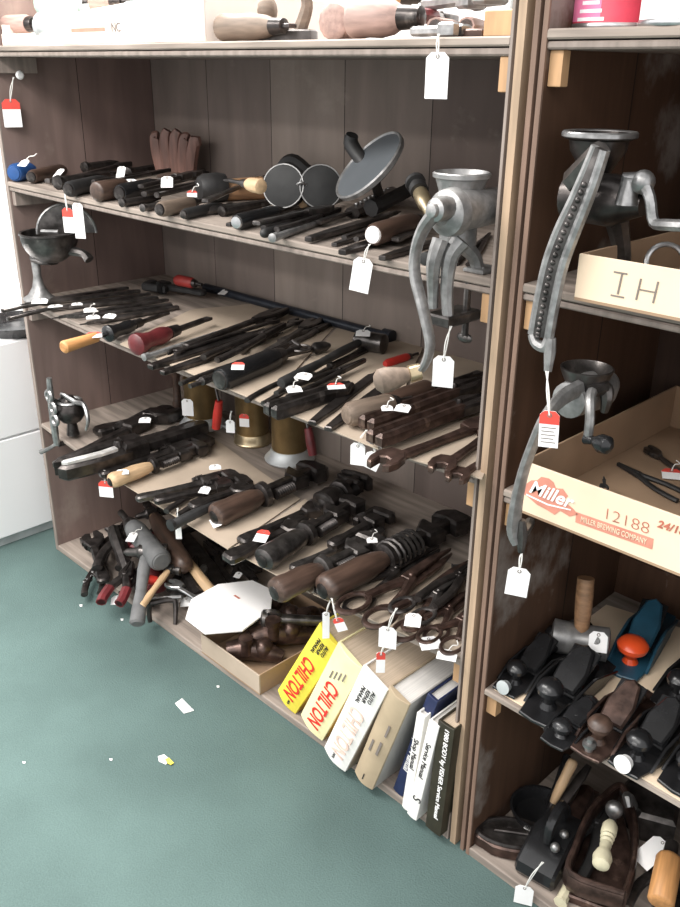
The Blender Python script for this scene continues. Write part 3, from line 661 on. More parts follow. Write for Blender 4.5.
MB().curve(cp_, [.0145, .012, .010, .010, .010, .009, .0085, .008], 10, (.75, 1.1)).build('crank', 'grey_iron', r0)
h0 = oy(414, 373, -.105)-O; h1 = oy(374, 383, -.16)-O
d = h1-h0; X = d.normalized(); Y = Vector((0, 0, 1)).cross(X).normalized(); Z = X.cross(Y); Lh = d.length
TT = Matrix.Translation(h0) @ Matrix((X, Y, Z)).transposed().to_4x4()
ch_ = MB().t(TT).lathe([(-.005, .012), (Lh*.1, .0125), (Lh*.13, .011), (Lh*.3, .0145), (Lh*.65, .021), (Lh*.85, .0205), (Lh*.97, .012), (Lh, .004)], 18).build('crank_handle', 'woodg', r0)
MB().t(TT).lathe([(-.012, .008), (-.01, .014), (Lh*.12, .0145), (Lh*.13, .012)], 16).build('ferrule', 'brassb', ch_)
fl = [oy(u, v, y)-O for u, v, y in ((441, 240, -.05), (434, 262, -.06), (433, 290, -.045), (433, 308, -.042))]
MB().curve(fl, [.014, .012, .0095, .008], 8).build('clamp_leg', 'grey_iron', r0)
fr = [oy(u, v, y)-O for u, v, y in ((462, 240, -.03), (451, 256, -.04), (447, 285, -.04), (448, 318, -.04))]
MB().curve(fr, [.016, .013, .0105, .009], 8).build('clamp_leg', 'grey_iron', r0)
bl = [oy(u, v, y)-O for u, v, y in ((458, 240, -.01), (474, 256, .02), (479, 274, .03))]+[Vector((.105, .035, .008))]
bl[-1] = Vector((bl[2].x+.002, .035, .008))
MB().curve(bl, [.016, .012, .011, .013], 8).box(bl[-1].x-.02, bl[-1].x+.02, .01, .06, .0005, .008, .002).build('shelf_foot', 'grey_iron', r0)
sc_ = oy(449, 318, -.035)-O
MB().box(sc_.x-.035, sc_.x+.015, -.055, .03, sc_.z-.012, sc_.z+.006, .003).build('clamp_bar', 'iron2', r0)
MB().tube([sc_+Vector((0, .045, -.04)), sc_+Vector((0, .045, .055))], .006, 8).ball(sc_+Vector((0, .045, -.042)), (.016, .006, .009)).build('clamp_screw', 'iron2', r0)
# ---------------------------------------------------------------- round hopper mill at the left end of the third shelf
q = on('A3', 34, 297, 0); O = Vector((.045, .03, shz('A3', .045, .03)))
cb = oy(49, 235, .03)-O; Rb = 28/ppm(O+cb)
r0 = empty('round_hopper_mill', O, 'dark round bowl mill with curved pedestal at the left end of the third shelf', 'mill', None)
MB().bowl([(.001, 0), (.055, 0), (.058, .006), (.04, .016), (.022, .04), (.014, .07), (.016, max(.075, cb.z-Rb*.95)), (.001, max(.078, cb.z-Rb*.93))], 20, (.0, 0, 0), 1, .8).build('pedestal', 'grey_iron', r0)
MB().curve([(0, 0, cb.z-Rb), (cb.x*.5, 0, cb.z-Rb*.9), (cb.x, 0, cb.z-Rb*.7)], [.017, .022, .03], 10).build('neck', 'iron2', r0)
pr = [(Rb*math.sin(a), cb.z-Rb*math.cos(a)) for a in [0.02+i*PI/2/9 for i in range(10)]]
pr += [(Rb*1.04, cb.z+.004), (Rb*1.04, cb.z+.009), (Rb*.95, cb.z+.008)]+[(Rb*.93*math.sin(a), cb.z-Rb*.93*math.cos(a)) for a in [PI/2-i*PI/2/7 for i in range(7)]]+[(.001, cb.z-Rb*.9)]
MB().bowl(pr, 30, (cb.x, 0, 0)).build('bowl', 'iron2', r0)
mb = MB().t(Matrix.Translation((cb.x+.01, .05, cb.z)) @ Matrix.Rotation(1.0, 4, 'Z') @ Matrix.Rotation(PI/2, 4, 'X'))
arc = [(Rb*1.02*math.cos(a), Rb*1.02*math.sin(a)) for a in [PI*i/18 for i in range(19)]]
mb.prism(arc, -.003, .003, .001).build('guard_plate', 'iron2', r0)
mb = MB().t(Matrix.Translation((cb.x+.01, .05, cb.z)) @ Matrix.Rotation(1.0, 4, 'Z') @ Matrix.Rotation(PI/2, 4, 'X'))
mb.tube([(x, y, 0) for x, y in arc], .0045, 8).build('guard_rim', 'tin', r0)
MB().tube([(cb.x-.0, -.02, cb.z+.012), (cb.x+.06, .0, cb.z+.016)], .006, 8).build('axle', 'tin', r0)
MB().curve([(cb.x+.05, .03, cb.z-.04), (cb.x+.09, .05, cb.z-.045), (cb.x+.11, .055, cb.z-.06)], [.014, .012, .014], 8).build('spout', 'iron2', r0)
# ================================================================ third shelf
K = 'A3'
sheet('long sheet of tan cardboard under the files on the third shelf', K, [(120, 345), (292, 262), (360, 300), (265, 405)])
sheet('sheet of tan cardboard under the pliers on the third shelf', K, [(268, 406), (360, 303), (430, 332), (378, 450)])
sheet('sheet of tan cardboard under the brown nippers on the third shelf', K, [(381, 452), (433, 333), (540, 355), (482, 480)])
sheet('stiff cardboard flap standing up along the back of the third shelf', K, [(385, 322), (388, 318), (560, 370), (556, 374)], th=.03)
GF = 'files fanned at the left end of the third shelf'
F_ = [(28, 303, 140, 290, 8), (30, 311, 150, 293, 7), (55, 307, 158, 297, 9), (62, 316, 168, 299, 8), (78, 316, 172, 304, 8), (90, 322, 178, 306, 9), (42, 300, 128, 287, 7)]
FL = ['frontmost but one long thin file in the fan near the mill', 'thin file whose tang points out past the left side of the unit', 'dark flat file in the middle of the fan of files', 'dark file crossing the shelf edge beside the row of small tags', 'flat file next right of the middle of the fan', 'rightmost file of the fan above the orange wooden knife', 'rearmost thin file of the fan behind the mill foot']
for (a, b, c, d_, w_), l_ in zip(F_, FL): tool('file', K, a, b, c, d_, w_, l_, group=GF, h=.006 if w_ < 9 else .003, m='iron2')
for a, b, c, d_, l_ in ((2, 312, 42, 304, 'upper thin steel rod sticking out left of the shelf unit'), (8, 320, 52, 309, 'lower thin steel rod sticking out left of the shelf unit')):
    tool('bar', K, a, b, c, d_, 4, l_, m='iron2', h=.012)
tool('knife', K, 63, 350, 128, 330, 13, 'knife with orange wooden handle overhanging the third shelf edge', hm='orange', h=.004)
tool('screwdriver', K, 106, 338, 168, 316, 17, 'black ball ended screwdriver beside the orange wooden knife', hm='black', k=1)
tool('screwdriver', K, 134, 350, 210, 322, 22, 'screwdriver with dark red bulbous handle on the third shelf', hm='dred', k=1, h=.0)
tool('bar', K, 145, 359, 232, 330, 7, 'slim steel rod lying right of the dark red handle', m='grey_iron', h=.004)
tool('file', K, 150, 366, 262, 330, 14, 'wide flat black file right of the dark red handle', m='iron')
tool('file', K, 162, 372, 275, 334, 12, 'long black flat file with white string in the middle of the third shelf', m='iron', h=.006)
tool('open_wrench', K, 170, 352, 278, 318, 13, 'black double ended wrench on top of the flat files', h=.014)
tool('adjustable_wrench', K, 185, 345, 285, 308, 18, 'black adjustable wrench behind the flat files with a ring of string', h=.01, m='iron')
tool('pliers', K, 185, 383, 262, 352, 15, 'black slim pliers on pale cardboard left of the big barrel driver', h=.003)
tool('bar', K, 203, 383, 290, 345, 8, 'thin black punch beside the big barrel driver', h=.003)
tool('pliers', K, 210, 356, 285, 322, 20, 'black pliers lying in the middle of the tool row', h=.022)
tool('open_wrench', K, 235, 350, 300, 318, 14, 'dark wrench behind the barrel driver', h=.008, m='iron2')
tool('driver', K, 219, 385, 300, 352, 24, 'big black barrel driver with ribbed end and red sticker', hm='black', capm='iron2')
tool('adjustable_wrench', K, 266, 352, 318, 318, 18, 'worn grey adjustable wrench right of the barrel driver', h=.002)
tool('hand_drill', K, 262, 360, 330, 345, 24, 'small hand drill with gear wheel in front of the long hammer handle', h=.002)
tool('pliers', K, 285, 340, 330, 322, 16, 'grey pliers lying left of the hammer handle', m='iron2', h=.002)
tool('hammer', K, 281, 380, 363, 337, 38, 'hammer with dark handle and heavy dark head at the right of the third shelf', hm='blackm', m='iron2', h=.014, face=1, hr=1.5)
tool('open_wrench', K, 308, 378, 372, 342, 14, 'bent dark bar wrench lying under the hammer head', h=.004)
tool('bar', K, 330, 368, 378, 345, 7, 'thin dark rod beside the hammer head', h=.004)
tool('pliers', K, 255, 400, 318, 362, 17, 'open slim black pliers at the edge above the middle blowtorch', spread=1.3)
tool('nippers', K, 270, 412, 352, 386, 25, 'flat black pliers with wide body at the edge above the right blowtorch', hm='iron', h=.002)
tool('pliers', K, 282, 393, 365, 358, 18, 'dark pliers with tag behind the flat wide pliers', h=.016)
tool('file', K, 312, 422, 380, 370, 14, 'upper of two slim black bars left of the brown nippers', h=.002)
tool('file', K, 328, 428, 395, 378, 14, 'lower of two slim black bars left of the brown nippers', h=.004)
tool('driver', K, 346, 420, 412, 404, 25, 'rounded grey brown wooden grip left of the brown nippers', hm='woodg', capm='woodg', h=.01)
tool('nippers', K, 366, 425, 482, 382, 26, 'rear brown iron nippers with long straight handles', h=.01)
tool('nippers', K, 374, 440, 486, 398, 26, 'front brown iron nippers with long straight handles', h=.012)
tool('screwdriver', K, 385, 408, 480, 376, 22, 'dark brown wooden handled tool at the back of the nippers', hm='woodd', h=.004, k=2)
tool('open_wrench', K, 374, 462, 492, 418, 30, 'dark hook ended wrench hanging over the shelf edge with two tags', h=.004, m='rust')
tool('open_wrench', K, 436, 468, 500, 424, 26, 'large dark open jawed wrench at the right end of the third shelf', h=.006, m='rust')
tool('open_wrench', K, 452, 478, 512, 440, 22, 'smaller open jawed wrench at the right front corner of the third shelf', h=.0, m='rust')
tool('pliers', K, 430, 392, 492, 372, 18, 'dark pliers at the back right of the third shelf', h=.002)
tool('driver', K, 385, 366, 418, 355, 9, 'bright red thin grip lying behind the grinder handle', hm='red', capm='red', name='red_grip')
# long pipe at the back with red gripped tool
p1 = on(K, 205, 287, .012); p2 = on(K, 392, 338, .012); d = p2-p1
r0 = empty('long_pipe', p1, 'long dark blue black pipe lying along the back of the third shelf', 'pipe', None, Matrix((d.normalized(), Vector((0, 0, 1)).cross(d.normalized()), Vector((0, 0, 1)))).transposed())
MB().lathe([(0, .010), (.002, .0125), (d.length-.03, .0125), (d.length-.028, .02), (d.length, .02), (d.length+.002, .014)], 14).build('tube', 'blueblack', r0)
tool('pipe_wrench', K, 205, 292, 146, 283, 20, 'black tool with red painted grip at the back left of the third shelf', m='blackm', h=.01, jm='blackm')
tool('driver', K, 176, 282, 202, 287, 11, 'red handle lying on the black tool at the back of the third shelf', hm='dullred', capm='dullred', h=.04, name='screwdriver', cat='screwdriver')
# ================================================================ fourth shelf
K = 'A4'
sheet('cardboard sheet with front flap under the left wrenches on the fourth shelf', K, [(122, 484), (215, 440), (300, 500), (228, 550)])
sheet('cardboard sheet under the adjustable wrenches on the fourth shelf', K, [(230, 551), (305, 500), (375, 540), (310, 594)])
sheet('cardboard sheet under the shears on the fourth shelf', K, [(313, 595), (380, 540), (520, 590), (452, 656)])
# blowtorches
def torch(u, v, wpx, label, hm, handle_at, flange='lightgrey', hh=.15, wide=1.35):
    p = on(K, u, v, 0); k = ppm(p); r = wpx/2/k
    r0 = empty('brass_blowtorch', p, label, 'blowtorch', None)
    MB().bowl([(.001, 0), (r*wide, 0), (r*(wide+.02), .004), (r*wide*.97, .008), (r*1.12, .02), (r*1.04, .034), (.001, .034)], 28).build('base_flange', flange, r0)
    MB().bowl([(.001, .033), (r*.98, .034), (r, .04), (r, hh), (r*1.04, hh+.004), (r*1.0, hh+.01), (r*.7, hh+.022), (.001, hh+.028)], 28).build('tank', 'brass', r0)
    MB().bowl([(.001, hh+.02), (.014, hh+.022), (.012, hh+.06), (.02, hh+.065), (.02, hh+.1), (.001, hh+.102)], 14).build('burner', 'brassb', r0)
    MB().bowl([(.001, hh+.015), (.01, hh+.016), (.01, hh+.05), (.02, hh+.052), (.02, hh+.06), (.001, hh+.061)], 12, (r*.5, r*.2, 0)).build('pump', 'iron2', r0)
    hp = [q-p for q in handle_at]
    up = [(hp[0]), hp[0].lerp(hp[1], .5), hp[1]]
    hd_ = MB().curve(up, [.0125, .014, .011], 10).build('handle', hm, r0)
    MB().curve([hp[1], Vector((hp[1].x*.7, hp[1].y*.7, hp[1].z+.05)), Vector((r*.2, 0, hh+.03))], .004, 6).build('handle_bracket', 'iron2', hd_)
    return r0
pt = on(K, 203, 425, 0)
torch(203, 424, 34, 'leftmost brass blowtorch with bright red handle behind the wrenches', 'red', (oy(216, 428, pt.y-.09), oy(219, 401, pt.y-.09)))
pt2 = on(K, 253, 441, 0)
torch(253, 441, 33, 'middle brass blowtorch with a tag stuck on its tank', 'dred', (pt2+Vector((.03, .09, .02)), pt2+Vector((.03, .09, .12))), flange='brassb', wide=1.15)
pt3 = on(K, 290, 458, 0)
torch(290, 458, 36, 'rightmost brass blowtorch with dull red handle and wide grey foot', 'dred', (oy(313, 455, pt3.y-.04), oy(308, 428, pt3.y-.04)), wide=1.4)
p = on(K, 178, 408, 0)
r0 = empty('turned_post', p, 'dark brown turned wooden post standing left of the blowtorches', 'post')
MB().bowl([(.001, 0), (.017, 0), (.017, .02), (.013, .03), (.012, .10), (.016, .12), (.015, .15), (.001, .155)], 14).build('post', 'woodd', r0)
p = on(K, 230, 428, 0)
r0 = empty('coiled_strap', p, 'loop of grey metal strap on the shelf between two blowtorches', 'strap', None, (0, 0, .3))
MB().torus((0, 0, .008), .022, .006, 18, 6, 1.5, .8).build('loop', 'grey_iron', r0)
G4 = 'wrenches on the fourth shelf'
tool('slot_wrench', K, 205, 424, 56, 468, 36, 'biggest wrench with bright silver slotted jaw jutting over the left edge', m='iron', jm='brightface', h=.022)
tool('pipe_wrench', K, 55, 465, 165, 410, 26, 'long dark pipe wrench lying behind the silver jawed one', m='iron', h=.004)
tool('adjustable_wrench', K, 95, 430, 178, 408, 28, 'dark adjustable wrench at the back left of the fourth shelf', m='iron', h=.004)
tool('pipe_wrench', K, 100, 474, 212, 438, 25, 'slim black pipe wrench in front of the silver jawed one', m='iron', h=.01)
tool('pipe_wrench', K, 130, 452, 205, 425, 26, 'dark stubby pipe wrench behind the pale handled wrench', m='iron2', h=.008)
tool('monkey_wrench', K, 110, 484, 206, 448, 22, 'monkey wrench with pale tan wooden handle at the left', hm='woodl', h=.004)
tool('pipe_wrench', K, 136, 498, 240, 474, 22, 'flat grey handled wrench in the cluster right of the pale handle', m='iron2', h=.004)
tool('pipe_wrench', K, 154, 500, 252, 480, 24, 'dark wide wrench in the middle of the cluster with white tag on it', m='iron', h=.014)
tool('pliers', K, 172, 511, 225, 476, 18, 'black pliers with crossed handles at the front of the cluster', h=.012)
tool('bar', K, 171, 528, 226, 500, 11, 'black square bar poking out over the shelf edge', m='blackm', h=.018)
tool('adjustable_wrench', K, 190, 505, 252, 484, 24, 'small adjustable wrench on top of the cluster', m='iron', h=.03)
tool('monkey_wrench', K, 214, 520, 322, 472, 34, 'monkey wrench with broad brown wooden handle in the middle of the shelf', hm='woodd', m='iron')
tool('adjustable_wrench', K, 240, 540, 334, 498, 27, 'slim adjustable wrench right of the broad brown handle', m='iron', h=.002)
tool('adjustable_wrench', K, 226, 557, 312, 518, 32, 'adjustable wrench with knobbly head beside the red and white tag', m='iron', h=.001)
tool('monkey_wrench', K, 262, 564, 358, 505, 34, 'dark iron monkey wrench with heavy head behind the middle', hm='iron2', m='iron', h=.004)
tool('monkey_wrench', K, 322, 508, 362, 482, 34, 'stubby dark wrench head lying at the back of the fourth shelf', hm='iron', m='iron', h=.008)
tool('pipe_wrench', K, 330, 545, 390, 512, 30, 'dark wrench with long square jaw pointing right at the back', m='iron', h=.014)
tool('pipe_wrench', K, 291, 568, 382, 528, 24, 'narrow dark pipe wrench between two thicker wrenches', m='iron2', h=.006)
tool('monkey_wrench', K, 274, 596, 382, 544, 36, 'thick brown handled wrench at the edge over the white board', hm='woodd', m='iron2', h=.001)
tool('monkey_wrench', K, 322, 594, 462, 522, 39, 'largest wrench with dark wooden handle and coiled spring', hm='woodd', m='iron', spring=True, h=.004, big=.9)
GS = 'hand shears at the right end of the fourth shelf'
tool('shears', K, 312, 580, 400, 548, 32, 'shears with thin loop handle showing left of the spring wrench', m='iron2', h=.0)
tool('shears', K, 338, 598, 440, 545, 36, 'dark shears right of the spring wrench', m='iron', h=.004)
tool('shears', K, 356, 612, 452, 548, 42, 'big black shears with wide open loop in the middle of the shears', m='rust', h=.010)
tool('shears', K, 384, 626, 470, 560, 40, 'shears with long dark blades and loop hung over the edge', m='rust', h=.008)
tool('shears', K, 404, 612, 466, 574, 32, 'shears lying behind the tags near the upright', m='iron2', h=.018)
tool('shears', K, 418, 630, 474, 588, 32, 'front right shears with small loops by the tags', m='rust', h=.006)
tool('shears', K, 434, 642, 486, 598, 32, 'rightmost shears against the upright', m='rust', h=.010)
tool('pliers', K, 426, 600, 476, 560, 24, 'dark pliers on top of the shears beside the upright', m='iron', h=.03)
tool('bar', K, 452, 569, 472, 568, 7, 'short black bar lying alone on bare shelf by the upright', m='blackm')
# clamp-on peeler at the left end of the fourth shelf
zs = shz(K, .03, 0); O = Vector((.03, -.0, zs))
r0 = empty('apple_peeler', O, 'metal geared peeler with upright post clamped at the left end of the fourth shelf', 'peeler')
pp = [oy(u, v, -.02)-O for u, v in ((49, 378), (51, 400), (54, 425), (57, 445))]
MB().tube(pp, [.008, .011, .012, .010], 8).build('post', 'tin', r0)
for i, (u, v) in enumerate(((49, 396), (53, 408), (55, 420))):
    MB().t(Matrix.Translation(oy(u, v, -.025)-O) @ Matrix.Rotation(PI/2, 4, 'X')).torus((0, 0, 0), .016, .006, 14, 6).build('gear', 'tin', r0)
bc = oy(70, 408, .03)-O
MB().bowl([(.001, -.04), (.03, -.04), (.045, -.02), (.048, .0), (.04, .018), (.02, .028), (.012, .04), (.001, .042)], 20, tuple(bc)).build('gear_drum', 'iron', r0)
MB().t(Matrix.Translation(bc+Vector((0, 0, .022)))).torus((0, 0, 0), .034, .006, 20, 6).build('ring_gear', 'tin', r0)
MB().curve([bc+Vector((-.03, 0, .02)), bc+Vector((.0, -.02, .05)), bc+Vector((.04, .0, .03)), oy(84, 405, .03)-O, oy(88, 420, .02)-O, oy(86, 430, .02)-O], [.006, .006, .008, .007, .006, .004], 8).build('arm', 'tin', r0)
MB().tube([pp[1], bc], .009, 8).build('bracket', 'iron2', r0)
MB().tube([bc+Vector((0, 0, -.03)), Vector((bc.x, bc.y, .002))], [.012, .02], 10).build('foot', 'iron', r0)
MB().curve([oy(57, 443, -.02)-O, oy(50, 448, -.02)-O, oy(41, 452, -.03)-O], [.006, .006, .008], 8).build('thumb_screw', 'tin', r0)
MB().tube([pp[3]+Vector((0, .004, .0)), pp[3]+Vector((.0, .03, .0))], .008, 8).build('clamp_jaw', 'iron2', r0)
# ================================================================ bottom shelf: pile, box, books
K = 'A5'
GP = 'old tools heaped on the bottom shelf'
def free(kind, p1, p2, w, label, name=None, cat=None, group=GP, roll=0, **kw):
    """tool between two 3-D points"""
    d = p2-p1; X = d.normalized(); Y = Vector((0, 0, 1)).cross(X).normalized(); Z = X.cross(Y)
    Rm = Matrix((X, Y, Z)).transposed()
    if roll: Rm = Rm @ Matrix.Rotation(roll, 3, 'X')
    root = empty(name or NAMES.get(kind, kind), p1, label, cat or CATS.get(kind, kind), group, Rm)
    TOOLS[kind](root, d.length, w, **kw); return root
def b(u, v, h): return on('A5', u, v, h)
tool('hammer', K, 137, 618, 146, 546, 44, 'hammer with dark grey rubber handle hanging over the carpet', hm='grey_rubber', m='iron2', h=.035, h2=.13)
tool('driver', K, 162, 566, 121, 516, 23, 'thick grey sleeved bar with small tag on top of the heap', hm='grey_rubber', capm='grey_rubber', h=.12, h2=.13, name='sleeved_bar', cat='bar')
tool('hammer', K, 212, 590, 150, 510, 34, 'hammer with long tan wooden handle running under the white board', hm='woodl', m='iron', h=.06, h2=.12)
tool('screwdriver', K, 186, 572, 146, 506, 21, 'dark brown wooden handled tool behind the tan hammer handle', hm='woodd', h=.09, h2=.1, hl=.8)
tool('hammer', K, 141, 604, 170, 566, 26, 'small hammer with short yellowish wooden handle in the heap', hm='woodl', m='iron2', h=.07, h2=.10)
tool('pliers', K, 92, 592, 100, 552, 18, 'small dark nippers at the far left of the heap', h=.003)
tool('pliers', K, 110, 600, 132, 560, 22, 'dark red handled pliers overhanging the left of the heap', hm='dred', h=.04, h2=.07)
tool('adjustable_wrench', K, 104, 580, 90, 532, 22, 'black wrench with pale end at the left of the heap', m='iron', h=.02, h2=.05)
tool('pliers', K, 108, 565, 125, 520, 26, 'black pliers at the upper left of the heap', h=.05, h2=.09)
tool('bar', K, 128, 575, 112, 528, 14, 'dark bar leaning among the pliers at the left of the heap', h=.03, h2=.10)
tool('monkey_wrench', K, 158, 590, 142, 538, 26, 'reddish painted wrench under the yellowish handle', hm='dred', m='dred', h=.02, h2=.06)
tool('adjustable_wrench', K, 172, 600, 200, 565, 22, 'small bright worn wrench right of the yellowish handle', m='tin', h=.03)
tool('pliers', K, 178, 588, 196, 555, 20, 'dark pliers with chain beside the tan hammer handle', h=.05)
tool('open_wrench', K, 168, 580, 205, 602, 13, 'bright open wrench lying across the heap by the white board', m='steel', h=.075)
tool('pliers', K, 245, 580, 205, 540, 24, 'black pliers with pale marks behind the white board', h=.02)
tool('adjustable_wrench', K, 258, 570, 215, 530, 24, 'black wrench lying at the back of the bottom shelf behind the white board', m='iron', h=.01)
tool('bar', K, 248, 560, 220, 520, 14, 'long black bar under the front edge of the fourth shelf', m='blackm', h=.03, h2=.05)
tool('file', K, 222, 585, 178, 528, 18, 'dark flat bar lying right of the tan hammer handle', h=.02)
tool('hammer', K, 160, 540, 205, 520, 30, 'dark hammer at the back of the heap in shade', hm='blackm', m='iron', h=.02)
for a_ in ((100, 575, 112, 535, 14, 'open_wrench', 'dark wrench under the chain at the left of the heap', .02, .04), (115, 590, 150, 560, 16, 'pliers', 'dark pliers under the dark grey rubber handle', .03, .05), (122, 560, 150, 528, 18, 'adjustable_wrench', 'dark adjustable wrench under the grey sleeved bar', .05, .07),
           (185, 560, 170, 520, 18, 'pipe_wrench', 'dark wrench at the back of the heap behind the dark brown handle', .06, .08), (200, 600, 178, 560, 15, 'bar', 'short dark bar between the tan handle and the bright open wrench', .035, .05),
           (150, 605, 135, 575, 14, 'file', 'dark flat bar under the yellowish handle', .015, .03), (225, 575, 240, 540, 18, 'pliers', 'dark pliers in shade behind the back edge of the white board', .02, .03)):
    tool(a_[5], 'A5', *a_[:5], a_[6], h=a_[7], h2=a_[8], group=GP)
# C clamp
p = on(K, 166, 616, 0); r0 = empty('c_clamp', p, 'small dark metal clamp standing at the front edge of the heap', 'clamp', None, (0, 0, .5))
MB().curve([(-.035, -.02, .055), (-.04, -.03, .0), (-.03, -.03, .058), (.02, 0, .062), (.035, 0, .05), (.045, -.03, -.0)][2:], [.009, .009, .008, .006], 8).build('frame', 'iron', r0)
MB().curve([(-.03, -.03, .058), (-.034, -.035, .03), (-.03, -.04, .0)], [.009, .008, .007], 8).build('jaw', 'iron', r0)
MB().tube([(-.05, -.02, .062), (.05, .01, .07)], .005, 8).build('screw', 'tin', r0)
p = on(K, 152, 580, .10); r0 = empty('red_grip', p, 'small bright red cap lying in the middle of the heap', 'cap', None, (0, .4, 1))
MB().lathe([(-.02, .008), (-.018, .014), (.012, .014), (.02, .008)], 12).build('cap', 'red', r0)
# link chain
p = on(K, 98, 566, .03)
r0 = empty('link_chain', p, 'short bright link chain at the left of the heap', 'chain')
for i in range(7):
    T = Matrix.Translation((.006*i, -.011*i, .012*math.sin(i*1.1)-.012)) @ Matrix.Rotation(-1.1, 4, 'Z') @ Matrix.Rotation(PI/2*(i % 2), 4, 'X')
    MB().t(T).torus((0, 0, 0), .0065, .0018, 12, 5, 1.4, .8).build('link', 'tin', r0)
# cardboard tray with cast parts
def tray(label, x0, x1, y0, y1, z, hf, hb, hs, th=.004, m='card', mi='card_in', rot=0, name='cardboard_tray', bottom=True, notch=None, cat='cardboard box'):
    r0 = empty(name, (x0, y0, z), label, cat, None, (0, 0, rot)); w, d = x1-x0, y1-y0
    MB().box(0, w, 0, d, .0005, .0005+th).build('bottom', mi, r0)
    MB().box(0, w, 0, th, th, hf, .0008).build('front_wall', m, r0)
    MB().box(0, w, d-th, d, th, hb, .0008).build('rear_wall', mi, r0)
    MB().box(0, th, th, d-th, th, hs, .0008).build('side_wall', mi, r0)
    MB().box(w-th, w, th, d-th, th, hs, .0008).build('side_wall', mi, r0)
    return r0
q1, q2 = on(K, 198, 655), on(K, 257, 697)
tray('low brown cardboard box of cast iron parts on the bottom shelf beside the books', q1.x, q2.x, max(-.005, q2.y), .33, .0225, .062, .06, .062)
bx0, bx1, by0 = q1.x, q2.x, max(-.005, q2.y)
def casting(label, u, v, h, s, ang, kind):
    p = on(K, u, v, h); r0 = empty('iron_casting', p, label, 'casting', None, (0, 0, ang))
    if kind == 0:
        MB().curve([(-s, 0, s*.4), (-s*.3, s*.1, s*.5), (s*.4, 0, s*.45), (s, -s*.1, s*.35)], [s*.35, s*.42, s*.36, s*.22], 12).build('body', 'rust', r0)
        MB().t(Matrix.Translation((-s*.3, -s*.2, s*.5)) @ Matrix.Rotation(-PI/2, 4, 'Y')).lathe([(0, s*.2), (s*.5, s*.19), (s*.52, s*.26), (s*.7, s*.26), (s*.72, s*.15)], 12).build('stub', 'rust', r0)
        MB().t(Matrix.Translation((s*.3, 0, s*.5))).ball((0, 0, s*.1), s*.38, 12, 8).build('boss', 'rust', r0)
    else:
        MB().lathe([(-s, s*.2), (-s*.95, s*.26), (-s*.8, s*.26), (-s*.75, s*.16), (s*.7, s*.14), (s*.75, s*.24), (s, s*.24)], 12, (0, s*.26)).build('shaft', 'iron2', r0)
        MB().t(Matrix.Translation((-s*.7, 0, s*.26)) @ Matrix.Rotation(PI/2, 4, 'X')).torus((0, 0, 0), s*.24, s*.09, 14, 6).build('ring', 'iron2', r0)
casting('brown cast iron part with upright stub in the front of the low box', 256, 662, .006, .075, .75, 0)
casting('round bossed cast iron part in the middle of the low box', 282, 646, .02, .085, 1.0, 0)
casting('iron shaft with ring end laid across the low box', 298, 628, .075, .10, .75, 1)
casting('dark iron lump at the back right of the low box', 306, 632, .01, .075, 1.6, 0)
casting('dark iron piece under the right side of the white board', 262, 640, .01, .075, 2.2, 0)
casting('dark iron lump at the rear of the low box', 285, 625, .02, .075, .2, 0)
# white octagonal board
zo = .135
pts = [oz(u, v, zo) for u, v in ((217.5, 584), (252.5, 580), (273, 590), (271, 609), (242.5, 630), (205, 633), (185.5, 618), (191, 599))]
c = sum(pts, Vector())/8; pl = [((p-c).x, (p-c).y) for p in pts]
r0 = empty('octagonal_board', c, 'white eight sided board lying on the box and the heap', 'board')
MB().prism(pl, -.006, 0, .001).build('board', 'plate', r0)
q = oz(237, 597, zo)-c
MB().box(q.x-.012, q.x+.012, q.y-.003, q.y+.003, 0, .0006).build('mark', 'brownink', r0)
# books
TM = Matrix(((0, 1, 0, 0), (0, 0, -1, 0), (-1, 0, 0, 0), (0, 0, 0, 1)))        # text x -> -z, text y -> +x, facing -y
PREV = []
def book(label, bl, br, tl, tr, cover, page, depth=.24, back=None, texts=(), rnd=.008, name='book', cat='book', group=None, lean=None, tf=1):
    pbr = oz(br[0], br[1], .0235); y = pbr.y
    pbl, ptl, ptr = oy(*bl, y), oy(*tl, y), oy(*tr, y)
    d1, d2 = ptl-pbl, ptr-pbr
    a = lean if lean is not None else (math.atan2(d1.x, d1.z)+math.atan2(d2.x, d2.z))/2
    h = (d1.length+d2.length)/2; t = (pbr-pbl).length*tf
    if PREV: t = min(t, (pbr.x-PREV[-1])*math.cos(a)*.985)
    PREV.append(pbr.x)
    r0 = empty(name, pbr, label, cat, group, (0, a, 0))
    c = .0035
    arc = [(-t+t*i/8, -rnd*math.sin(PI*i/8)) for i in range(9)]
    sp_ = MB().prism(arc+[(0, .006), (-t, .006)], 0, h, .0008).build('spine', cover, r0)
    MB().box(-t, -t+c, .006, depth, 0, h, .0006).build('cover_board', cover, r0)
    MB().box(-c, 0, .006, depth, 0, h, .0006).build('cover_board', back or cover, r0)
    MB().box(-t+c, -c, .0062, depth-.006, .004, h-.006).build('page_block', page, r0)
    for s, zf, size, ink, dx, sx in texts:
        TT = Matrix.Translation((-t/2+dx*t, -rnd-.0006, h*zf)) @ TM
        if s == '|':
            MB().t(TT).box(-size*1.6, size*1.6, -size*.22, size*.22, 0, .0005).build('printed_line', ink, sp_)
        else: text('lettering', s, size, ink, sp_, TT, sx, bold=.0006 if size > .03 else 0)
    return r0
yt = [('CHILTON', .38, .056, 'redink', -.05, .72), ('AUTO', .86, .0145, 'ink', .2, 1), ('REPAIR', .84, .0145, 'ink', .02, 1), ('MANUAL', .82, .0145, 'ink', -.16, 1), ('1971', .07, .009, 'ink', .1, 1)]
book('yellow repair manual with red title lettering leaning on the bottom shelf', (276, 695), (295, 714), (321, 624), (336, 652), 'yellow', 'page', back='orange_cover', texts=yt)
